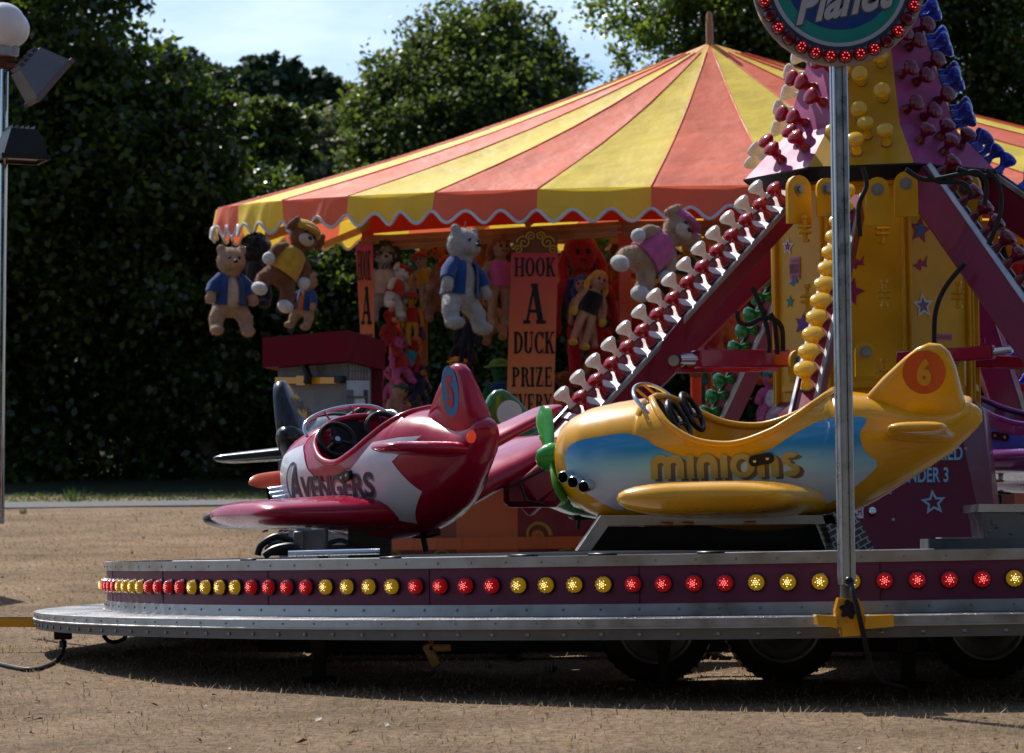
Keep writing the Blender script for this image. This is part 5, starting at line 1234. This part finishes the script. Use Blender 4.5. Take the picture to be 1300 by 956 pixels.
def finy(z): return .0375+.035*max(0, min(1, (lz(450)-z)/.3))
def finmesh():
    m = MB(); p = [(lx(a), lz(b)) for a, b in FIN]; c = (sum(q[0] for q in p)/len(p), sum(q[1] for q in p)/len(p)); n = len(p)
    def th(z): return .035+.035*max(0, min(1, (lz(450)-z)/.3))
    L_ = [(.86,-1),(.96,-.75),(1,0),(.96,.75),(.86,1)]
    for s, y in L_: m.v += [Vector((c[0]+(a-c[0])*s, y*th(b), c[1]+(b-c[1])*s)) for a, b in p]
    for j in range(4):
        for i in range(n): m.f.append((j*n+i, j*n+(i+1)%n, (j+1)*n+(i+1)%n, (j+1)*n+i)); m.m.append(0)
    m.f.append(tuple(range(n))[::-1]); m.f.append(tuple(4*n+i for i in range(n))); m.m += [0,0]; return m
GPL = 'little planes of the ride'
def plane(label, pos, heading, paint, prop, pang=137, bl=.30, st_light=False, pax=(1,.45,0), bank=-10, pitch=0., panel=None, panelmat=None, words=None, num=None, rimpaint=None, extra=None, hoop=True, wingtip=None):
    hx, hy = heading; t = thing('ride_plane', label, 'ride plane', pos, GPL, rot=(R_(bank), R_(pitch), math.atan2(hy, hx)))
    bo = body_mesh(paint, blk).build('body', [paint, mat('cockpit_liner',(.012,.012,.014),.5)], t, local=True, ang=50)
    m = MB(); l_, r_ = [], []
    for px in np.linspace(837, 1061, 40):
        top, bot, w, zc, zr, cw = sec(px); y = yat(px, zr); l_.append(Vector((lx(px), y-.006, zr+.002))); r_.append(Vector((lx(px), -y+.006, zr+.002)))
    m.tube(l_+r_[::-1], .017, 10, closed=True); m.build('cockpit_rim', rimpaint or paint, bo, local=True)
    seat = MB(); seat.box((lx(975),0,lz(600)), (.30,.40,.05), None, 0, .02); seat.box((lx(1018),0,lz(572)), (.06,.38,.24), None, 0, .02); seat.build('seat', blk, t, local=True)
    for s in (1,-1):
        m = MB(); wing(m, lx(818), lx(1060), lz(634), .92, .205, sweep=-.02, dih=.15, side=s, root=.16, taper=.84); wo_ = m.build('wing', paint, t, local=True, ang=60)
        for x_ in (885, 910, 985): m = MB(); m.lathe([(.03,.004),(.03,0),(.028,-.006),(0,-.008)], Matrix.Translation((lx(x_), s*.6, lz(636)-.012)) @ Matrix.Scale(.6,4,(0,1,0)), 14); m.build('wing_lamp', mat('amber_lens',(.55,.2,.03),.2), wo_, local=True)
        if wingtip:
            m = MB(); m.lathe([(0,.012),(.03,.01),(.034,0)], frame((lx(880), s*.85, lz(636)+.155), (.3,s,.1)), 12); m.build('wing_tip_cap', wingtip, wo_, local=True)
        m = MB(); wing(m, lx(1128), lx(1212), lz(560), .50, .085, sweep=-.04, dih=.11, side=s, root=.03, taper=.8); m.build('tail_plane', paint, t, local=True, ang=60)
        if s > 0 and st_light: m = MB(); m.lathe([(0,.016),(.022,.012),(.034,0),(.034,-.02)], frame(side_map(1222, 541, 0, s), (-1, .75, 0)) @ Matrix.Scale(.8,4,(1,0,0)), 16); m.build('tail_light', mat('tail_light_lens',(.7,.06,.02),.2,emit=.25,ecol=(1,.08,.03)), t, local=True)
    fo = finmesh().build('tail_fin', paint, t, local=True, ang=60)
    if num:
        st, disc, ink_, nrx, nrz = num
        for s in (1,-1):
            m = MB(); m.add([(lx(1175)+rx*math.cos(q*math.pi/16), s*finy(lz(479)+ry*math.sin(q*math.pi/16)), lz(479)+ry*math.sin(q*math.pi/16)) for rx, ry in [(nrx, nrz)] for q in range(32)], [tuple(range(32))])
            m.build('number_disc', disc, fo, local=True, smooth=False)
            v, f = text2d(st, .05); m = MB(); m.add([(lx(1175)-s*(a-.5)*.066, s*(finy(lz(479)+(b-.5)*nrz*1.25)+.0025), lz(479)+(b-.5)*nrz*1.25) for a, b in v], f); m.build('number', ink_, fo, local=True, smooth=False)
    # propeller
    c = Vector((lx(700), 0, lz(578))); M = frame(c, pax, (0,1,0)) @ Matrix.Rotation(R_(pang),4,'Z'); m = MB()
    m.lathe([(0,.075),(.035,.066),(.062,.03),(.07,-.005),(.066,-.035),(0,-.035)], M, 22)
    po = m.build('propeller', prop, t, local=True)
    for q in range(2):
        m = MB(); Mq = M @ Matrix.Rotation(q*math.pi+(.18 if q else 0),4,'Z') @ Matrix.Rotation(.75,4,'X')
        n = 14; o = []
        for j in range(n+1):
            s = j/n; w = .022+.032*math.sin(min(1, s*1.05)*math.pi*.62); w *= math.sqrt(max(.02, 1-max(0,(s-.75)/.25)**2)); th = .014*(1-.5*s)
            o.append([Vector((.02+s*bl, w*math.cos(a), th*math.sin(a)-.005)) for a in [k*math.pi/5 for k in range(10)]])
        for r in o: m.v += [Mq @ v for v in r]
        for j in range(n):
            for k in range(10): m.f.append((j*10+k, j*10+(k+1)%10, (j+1)*10+(k+1)%10, (j+1)*10+k)); m.m.append(0)
        m.f.append(tuple(n*10+k for k in range(10))); m.m.append(0); m.build('blade', prop, po, local=True)
    MB().lathe([(.04,-.06),(.04,-.02),(0,-.02)], frame(c, (1,0,0)), 16).build('spinner_shaft', blk, t, local=True)
    # exhaust stubs
    for s in (1,-1):
        for i, (a, b) in enumerate(((744,592),(758,598),(772,604))):
            p = side_map(a, b, -.02, s); m = MB(); M = frame(p, (.12,s,.05)); m.lathe([(.026,-.03),(.028,.10),(.025,.104)], M, 16); m.lathe([(.025,.102),(.022,.03),(0,.03)], M, 16, 1); m.build('exhaust_pipe', [chrome, blk], t, local=True)
        p = side_map(988, 573, .012, s); x = Vector((1,0,0)); M = frame(p, side_map(988,573,.1,s)-side_map(988,573,0,s), Vector((1,0,-.18))); m = MB()
        pl = [(.033+.020*math.cos(a), .020*math.sin(a)) for a in [(-.5+k/6)*math.pi for k in range(7)]]+[(-.033+.020*math.cos(a), .020*math.sin(a)) for a in [(.5+k/6)*math.pi for k in range(7)]]
        m.prism([(a*1.1, b*1.25) for a, b in pl], .022, M @ Matrix.Translation((0,0,-.012))); lo = m.build('latch_plate', blk, t, local=True)
        m = MB(); [m.lathe([(.009,.010),(.008,.014),(0,.015)], M @ Matrix.Translation((e,0,0)), 10) for e in (-.03,.03)]; m.build('latch_screw', chrome, lo, local=True)
    # windscreen hoop, wheels
    if hoop:
        y0 = .2; pts = []
        for q in range(25):
            a = math.pi*q/24; pts.append(Vector((lx(846)+.11*math.sin(a)**.8, y0*1.25*math.cos(a), lz(516)+.105*math.sin(a)**.7)))
        m = MB(); m.tube(pts, .010, 10); m.build('windscreen_hoop', chrome, t, local=True)
        for e in (-.35,.35):
            m = MB(); p = pts[12]+Vector((-.012, e*y0*1.1, -.006)); m.tube([p, Vector((lx(840), e*y0*1.1, lz(508)))], .006, 6); m.build('hoop_stay', paint, t, local=True)
    for y in (.14,-.14):
        M = frame((lx(876), y, lz(528)), (-.85,0,.45), (0,1,0)); m = MB(); m.tube([M @ Vector((.095*math.cos(k*math.pi/14), .095*math.sin(k*math.pi/14), 0)) for k in range(28)], .014, 9, closed=True)
        m.lathe([(0,.01),(.028,.006),(.03,-.015),(0,-.02)], M, 14)
        for k in range(3): m.tube([M @ Vector((0,0,-.005)), M @ Vector((.085*math.cos(k*2.094+.5), .085*math.sin(k*2.094+.5), 0))], .009, 6)
        wo2 = m.build('steering_wheel', blk, t, local=True); MB().lathe([(0,.014),(.014,.012),(.016,.008)], M, 12).build('horn_button', chrome, wo2, local=True)
        MB().tube([M @ Vector((0,0,-.01)), M @ Vector((0,0,-.16))], .015, 8).build('steering_column', blk, t, local=True)
    if panel:
        v, f = poly_decal(panel)
        for s in (1,-1):
            m = MB(); dmesh(m, v, f, .0025, s); pn_ = m.build('side_panel', panelmat, bo, local=True, ang=80)
            for (st, x0, x1, y0, y1, kw, mm, dx, off) in (words or []):
                m = MB(); decal_text(m, st, x0+dx, x1+dx, y0+dx*.6, y1+dx*.6, off, s=s, **kw); m.build('lettering', mm, bo, local=True, ang=80)
    if extra: extra(t, bo, fo)
    # mounting foot below
    m = MB(); m.box((lx(1000), -.02, lz(672)), (.16,.1,.06), None, 0, .01); m.tube([(lx(1000),0,lz(675)),(lx(1000),0,lz(700))], .016, 8); m.build('mounting_foot', blk, t, local=True)
    return t
def printmat(name, stops, z0=None, z1=None):
    m = bpy.data.materials.new(name); m.use_nodes = True; n = m.node_tree.nodes; l = m.node_tree.links.new; b = n['Principled BSDF']; b.inputs['Roughness'].default_value = .3; b.inputs['Coat Weight'].default_value = .5
    t = n.new('ShaderNodeTexCoord'); s = n.new('ShaderNodeSeparateXYZ'); r = n.new('ShaderNodeMapRange'); c = n.new('ShaderNodeValToRGB'); nz_ = n.new('ShaderNodeTexNoise'); nz_.inputs['Scale'].default_value = 2; a = n.new('ShaderNodeMath'); a.operation = 'MULTIPLY_ADD'; a.inputs[1].default_value = .08
    l(t.outputs['Object'], s.inputs[0]); l(t.outputs['Object'], nz_.inputs['Vector']); r.inputs[1].default_value = z0; r.inputs[2].default_value = z1; l(nz_.outputs[0], a.inputs[0]); l(s.outputs[2], a.inputs[2]); l(a.outputs[0], r.inputs[0]); l(r.outputs[0], c.inputs[0])
    e = c.color_ramp.elements; e[0].position, e[0].color = stops[0][0], (*stops[0][1],1); e[1].position, e[1].color = stops[-1][0], (*stops[-1][1],1)
    for p, k in stops[1:-1]: x = e.new(p); x.color = (*k,1)
    l(c.outputs[0], b.inputs['Base Color']); return m
ringpos = lambda al: (-math.cos(R_(al)), math.sin(R_(al)))
# yellow plane, nearest
pan6 = smoothpoly([(737,574),(742,556),(760,547),(790,542),(818,539),(842,545),(862,557),(900,570),(945,574),(990,565),(1030,542),(1065,528),(1108,530),(1102,548),(1108,570),(1121,586),(1105,604),(1080,622),(1056,634),(1040,624),(1020,612),(985,606),(920,605),(860,606),(832,613),(815,626),(806,637),(786,628),(760,610),(743,592)], 4)
pm6 = printmat('printed_sky_panel', [(0,(.22,.27,.50)),(.2,(.58,.60,.70)),(.48,(.58,.65,.70)),(.70,(.26,.58,.70)),(.92,(.02,.27,.60))], lz(640), lz(536))
gylt = mat('lettering_sand_yellow', (.46,.36,.10), .4); gshd = mat('lettering_brown_shadow', (.16,.11,.09), .5)
w6 = [('MINIONS', 853, 1035, 566, 596, dict(bold=.055, space=1.0), gshd, 3.0, .005), ('MINIONS', 851, 1033, 565, 595, dict(bold=.055, space=1.0), gylt, 0, .0075)]
p6 = plane('glossy yellow ride plane number 6 with blue MINIONS panel and green propeller', P(973,577,13.14), ringpos(17), yelp, limep, bank=-10, panel=pan6, panelmat=pm6, words=w6, num=('6', mat('orange_red_disc',(.52,.09,.01),.4), mat('number_amber',(.55,.28,.02),.4), .098, .098))
# red plane
pan5 = smoothpoly([(722,570),(732,552),(760,540),(800,532),(830,530),(846,540),(868,560),(900,576),(945,580),(985,570),(1015,552)], 4)[:-1]
pan5 = [(722,572),(732,552),(760,540),(800,532),(830,528),(848,540),(868,560),(900,577),(945,582),(985,572),(1010,556),(1040,532),(1090,530),(1128,532),(1085,560),(1118,606),(1065,652),(1030,625),(985,606),(920,601),(850,606),(790,612),(750,604),(732,592)]
pm5 = mat('white_side_panel', (.68,.69,.74), .3, 0, .6, var=.08)
av = mat('lettering_dark_grey', (.06,.06,.075), .35, .3); av2 = mat('lettering_mid_grey', (.22,.22,.26), .4)
def ex5(t, bo, fo):
    for s in (1,-1):
        m = MB(); c = (818, 582); n = 26                                        # the ring round the first letter
        for i in range(n):
            a0 = R_(60+i*250/n); a1 = R_(60+(i+1)*250/n)
            q = [(c[0]-s*0+r*math.cos(a)*s*-1*-1, c[1]-r*1.25*math.sin(a)) for r, a in ((26,a0),(26,a1),(22.5,a1),(22.5,a0))]
            m.add([side_map(a, b, .006, s) for a, b in q], [(0,1,2,3)])
        m.build('emblem_ring', av, bo, local=True)
p5 = plane('glossy red ride plane number 5 with a white AVENGERS panel', P(509,594,14.5), ringpos(60), redp, orangep, pang=2, bl=.36, st_light=True, pax=(1,0,0), bank=-12, panel=pan5, panelmat=pm5,
    words=[('A', 800, 844, 556, 608, dict(bold=.03, shear=.12), av2, 1.5, .005), ('A', 800, 844, 556, 608, dict(bold=.02, shear=.12), av, 0, .0075), ('VENGERS', 846, 1046, 572, 606, dict(bold=.03, shear=.12), av2, 2, .005), ('VENGERS', 846, 1046, 570, 604, dict(bold=.02, shear=.12), av, 0, .0075)],
    num=('5', mat('blue_oval',(.02,.17,.38),.35), mat('number_red',(.42,.01,.02),.35), .085, .125), extra=ex5, wingtip=blk)
# black plane
def exb(t, bo, fo):
    ye = mat('emblem_yellow',(.50,.36,.03),.4)
    for s in (1,-1):
        m = MB(); m.add([(lx(1170)+.10*math.cos(q*math.pi/16), s*finy(lz(490)+.075*math.sin(q*math.pi/16)), lz(490)+.075*math.sin(q*math.pi/16)) for q in range(32)], [tuple(range(32))]); m.build('emblem_oval', ye, fo, local=True, smooth=False)
        h = [(0,.45),(.05,.62),(.12,.5),(.16,.75),(.32,.78),(.30,.5),(.5,.42),(.62,.6),(.62,.85),(.92,.45),(.98,0),(.82,-.4),(.6,-.62),(.62,-.3),(.42,-.2),(.28,-.35),(.12,-.35),(0,-.8)]
        o = h+[(-a, b) for a, b in h[::-1][1:-1]]; m = MB(); m.add([(lx(1170)-s*a*.092, s*(finy(lz(490)+b*.064)+.0025), lz(490)+b*.064) for a, b in o], [tuple(range(len(o)))]); m.build('bat_emblem', blk, fo, local=True, smooth=False)
pb = plane('black ride plane with a bat in a yellow oval on its fin', P(441,592,17.0), ringpos(105), blackp, blackp, bank=-17, extra=exb)
pg = plane('green ride plane with a white oval on its fin behind the red plane', P(757,590,18.97), ringpos(150), greenp, greenp, bank=12,
    extra=lambda t, bo, fo: [MB().add([(lx(1170)+.095*math.cos(q*math.pi/16), s*finy(lz(485)+.085*math.sin(q*math.pi/16)), lz(485)+.085*math.sin(q*math.pi/16)) for q in range(32)], [tuple(range(32))]).build('white_oval', whitep, fo, local=True, smooth=False) for s in (1,-1)])
pp = plane('purple ride plane with a blue side panel at the right edge', P(1286,552,17.6), ringpos(195), purplep, orangep, bank=8, panel=pan6, panelmat=mat('blue_side_panel',(.03,.12,.55),.3,0,.5))
# hub joining the red plane to its arm
# ------------------------------------------------------------------ round sign on its pole
YS = 11.45
sg = thing('sign_pole', 'silver pole with a yellow foot bracket carrying a round Planet sign ringed with red lamps', 'sign', P(1078,800,YS))
a, b = P(1064,70,YS), P(1075,742,YS); d = (a-b).normalized(); m = MB(); s = YS/F
Mx = frame(b, d, (1,0,0)); L_ = (a-b).length
prof = []
for k in range(4):
    q = k*math.pi/2; c, sn = math.cos(q), math.sin(q)
    for x, y in ((9.6,-7),(9.6,-2.2),(7.4,-1.6),(7.4,1.6),(9.6,2.2),(9.6,7),(8.6,8.6)): prof.append(((x*c-y*sn)*s, (x*sn+y*c)*s))
m.prism(prof, L_, Mx @ Matrix.Rotation(.28,4,'Z')); m.build('pole', mat('brushed_pole',(.40,.42,.44),.3,1,var=.15,scale=20), sg, ang=25)
sc = P(1065,-27,YS-.05); Ms = frame(sc, (0,-1,0), (1,0,0)); u = s
m = MB(); m.lathe([(0,-.05),(111*u,-.05),(111.5*u,.0),(108*u,.006),(93*u,.006)], Ms, 72); so_ = m.build('sign_disc', mat('sign_rim_grey',(.28,.25,.29),.4,0,.4), sg, ang=30)
tealm = mat('sign_teal',(.02,.25,.23),.35,0,.4); bluem = mat('sign_blue',(.012,.05,.24),.35,0,.4); darkr = mat('sign_dark_ring',(.035,.06,.10),.4); pale = mat('sign_pale_ring',(.42,.46,.55),.4)
for r0, r1, z, mm in ((88,93,.0075,darkr),(83,88,.0075,pale),(0,83,.0075,tealm)): MB().lathe([(r0*u,z),(r1*u,z)], Ms, 72).build('sign_face', mm, so_, smooth=False)
m = MB(); m.add([Ms @ Vector((66*u*math.cos(q*math.pi/24), (58*u*math.sin(q*math.pi/24))-8*u, .0095)) for q in range(48)], [tuple(range(48))]); m.build('sign_face', bluem, so_, smooth=False)
def signtext(st, x0, x1, y0, y1, z, mm, bold, slope=0.):
    v, f = text2d(st, bold, .35); o = Vector((1065,-27)); m = MB()
    m.add([Ms @ Vector(((x0+(x1-x0)*a-o.x)*u, -(y1+(y0-y1)*b_-o.y-slope*a)*u, z)) for a, b_ in v], f); m.build('lettering', mm, so_, smooth=False)
signtext('Planet', 1007, 1140, -18, 36, .0115, mat('sign_letter_outline',(.10,.10,.12),.4), .07, 24); signtext('Planet', 1009, 1138, -16, 34, .0135, mat('sign_letter_silver',(.5,.5,.55),.3,.3), .03, 24)
SL = MB(); SL = MB(); SL.lathe([(.020,-.002),(.022,.008),(.020,.012)], None, 18, 0); SL.lathe([(.0195,.011),(.019,.018),(.012,.026),(0,.028)], None, 18, 1)
for q in range(6): SL.lathe([(.0022,0),(.0016,.0014),(0,.002)], Matrix.Translation((.009*math.cos(q), .009*math.sin(q), .0258)), 6, 2)
SLm = SL.mesh('sign_lamp', [dark, redg, mat('lit_red_led_dim',(1,.1,.1),.3,emit=1.5,ecol=(1,.08,.1),var=0)]); SLd = SL.mesh('sign_lamp_off', [dark, dredg, dredg])
for i in range(33):
    an = R_(-90+(i+.3)*360/33); put('sign_lamp', SLd if i % 6 in (3,5) else SLm, Ms @ Matrix.Translation((101*u*math.cos(an), 101*u*math.sin(an), .006)) @ Matrix.Scale(1.35,4), so_)
m = MB(); m.beam(P(1066,95,YS+.03), P(1065,40,YS+.03), .05, .02, up=(0,1,0)); m.build('sign_bracket', alud, sg)
Yb = YS-.02
def plate(pts, y0, y1): 
    m = MB(); n = len(pts); A_ = [P(a, b, Yb)+Vector((0,y0,0)) for a, b in pts]; B_ = [P(a, b, Yb)+Vector((0,y1,0)) for a, b in pts]
    return m.add(A_+B_, [tuple(range(n))[::-1], tuple(range(n,2*n))]+[(i,(i+1)%n,n+(i+1)%n,n+i) for i in range(n)])
br = plate([(1063,759),(1088,759),(1096,775),(1097,806),(1068,808),(1067,796),(1060,796),(1059,775)], -.04, .04).build('foot_bracket', yelp, sg, smooth=False)
plate([(1034,780),(1060,782),(1060,797),(1036,793)], -.07, .06).build('bracket_arm', yelp, br, smooth=False); plate([(1096,782),(1132,780),(1132,795),(1096,798)], -.07, .06).build('bracket_arm', yelp, br, smooth=False)
m = MB(); pk = [((11+2.2*math.cos(6*q))*math.cos(q)*s, (11+2.2*math.cos(6*q))*math.sin(q)*s) for q in [k*math.pi/24 for k in range(48)]]; m.prism(pk, .028, frame(P(1076,773,Yb)+Vector((0,-.04,0)), (0,-1,0))); m.build('clamp_knob', blk, br)
m = MB(); m.tube([P(1075,742,Yb), P(1075,765,Yb)], .027, 12); m.build('pole_socket', alud, sg)
m = MB(); m.tube(catmull([P(1079,738,Yb-.05), P(1083,752,Yb-.09), P(1090,778,Yb-.12), P(1096,805,Yb-.1), P(1103,835,Yb-.05), P(1114,862,Yb), P(1150,874,Yb+.3)], 7), .011, 9); m.build('sign_cable', rub, sg)
MB().ell(P(1078,738,Yb-.05), (.02,.02,.02)).build('cable_plug', blk, sg)
# ------------------------------------------------------------------ lamp post at the left
YP = 18.0; s = YP/F
pt_ = thing('lamp_post', 'slim steel lamp post at the left edge with two white globes and floodlights', 'lamp post', P(1,665,YP))
m = MB(); m.tube([P(0,665,YP), P(6,80,YP)], [5.5*s, 5*s], 14); m.build('pole', chrome, pt_)
glb = mat('opal_globe', (.72,.72,.74), .25, 0, .3, var=.05, transl=.2)
for gx, gy in ((7,36),(-22,30)):
    pass
for gx, gy, yy, r in ((4,32,-.05,29),(14,37,.18,24)):
    c = P(gx, gy, YP+yy); o = MB().ell(c, (r*s,)*3, None, 0, 32, 20).build('globe', glb, pt_)
    MB().lathe([(0,0),(12*s,0),(13*s,10*s),(10*s,14*s),(0,14*s)], Matrix.Translation(P(gx-2, gy+r+10, YP+yy)), 20).build('globe_holder', mat('globe_holder_grey',(.35,.36,.38),.4), pt_)
m = MB(); m.beam(P(-30,78,YP), P(24,82,YP), .05, .04); m.box(P(8,80,YP), (.12,.1,.07)); m.build('cross_arm', mat('rusty_steel',(.14,.05,.03),.8,.3,var=.4), pt_)
def flood(cx_, cy_, ang, w, h, dd, body, glass, lens):
    M = Matrix.Translation(P(cx_, cy_, YP-.1)) @ Matrix.Rotation(.45,4,'Z') @ Matrix.Rotation(ang,4,'Y'); m = MB()
    # tapered housing: wide front (local -z) to narrow back
    w2, h2 = w/2, h/2; v = [M @ Vector(p) for p in ((-w2,-h2,0),(w2,-h2,0),(w2,h2,0),(-w2,h2,0),(-w2*.62,-h2*.8,dd),(w2*.62,-h2*.8,dd),(w2*.62,h2*.8,dd),(-w2*.62,h2*.8,dd))]
    m.add(v, [(3,2,1,0),(4,5,6,7),(0,1,5,4),(1,2,6,5),(2,3,7,6),(3,0,4,7)]); o = m.build('floodlight', body, pt_)
    m = MB()
    for c, q in (((0,-h2,-.01),(w+.03,.02,.03)),((0,h2,-.01),(w+.03,.02,.03)),((-w2,0,-.01),(.02,h+.03,.03)),((w2,0,-.01),(.02,h+.03,.03))): m.box(c, q, M)
    m.build('floodlight_frame', glass, o); m = MB(); m.box((0,0,-.008), (w*.96,h*.96,.006), M); m.build('floodlight_glass', lens, o)
    m = MB()
    for q in range(5): m.box((-w*.25+q*w*.125, 0, dd+.012), (.008,h*.7,.025), M)
    m.build('cooling_fins', body, o)
gb = mat('floodlight_grey',(.15,.17,.20),.45,.4)
flood(61,104,R_(-50),.33,.26,.19,gb,mat('floodlight_rim',(.16,.12,.11),.5,.3),mat('floodlight_glass',(.25,.16,.12),.15))
flood(26,200,R_(0),.29,.26,.17,blk,blk,mat('dark_glass',(.05,.035,.03),.12))
m = MB(); m.tube([P(8,82,YP-.05), P(44,89,YP-.12)], .018, 8); m.box(P(43,89,YP-.2), (.03,.03,.09)); m.build('floodlight_stirrup', mat('rusty_steel',(.14,.05,.03),.8), pt_)
m = MB(); m.tube(catmull([P(18,72,YP-.03), P(16,84,YP-.06), P(6,95,YP-.06), P(6,120,YP-.06)], 5), .006, 6); m.build('wire', rub, pt_)
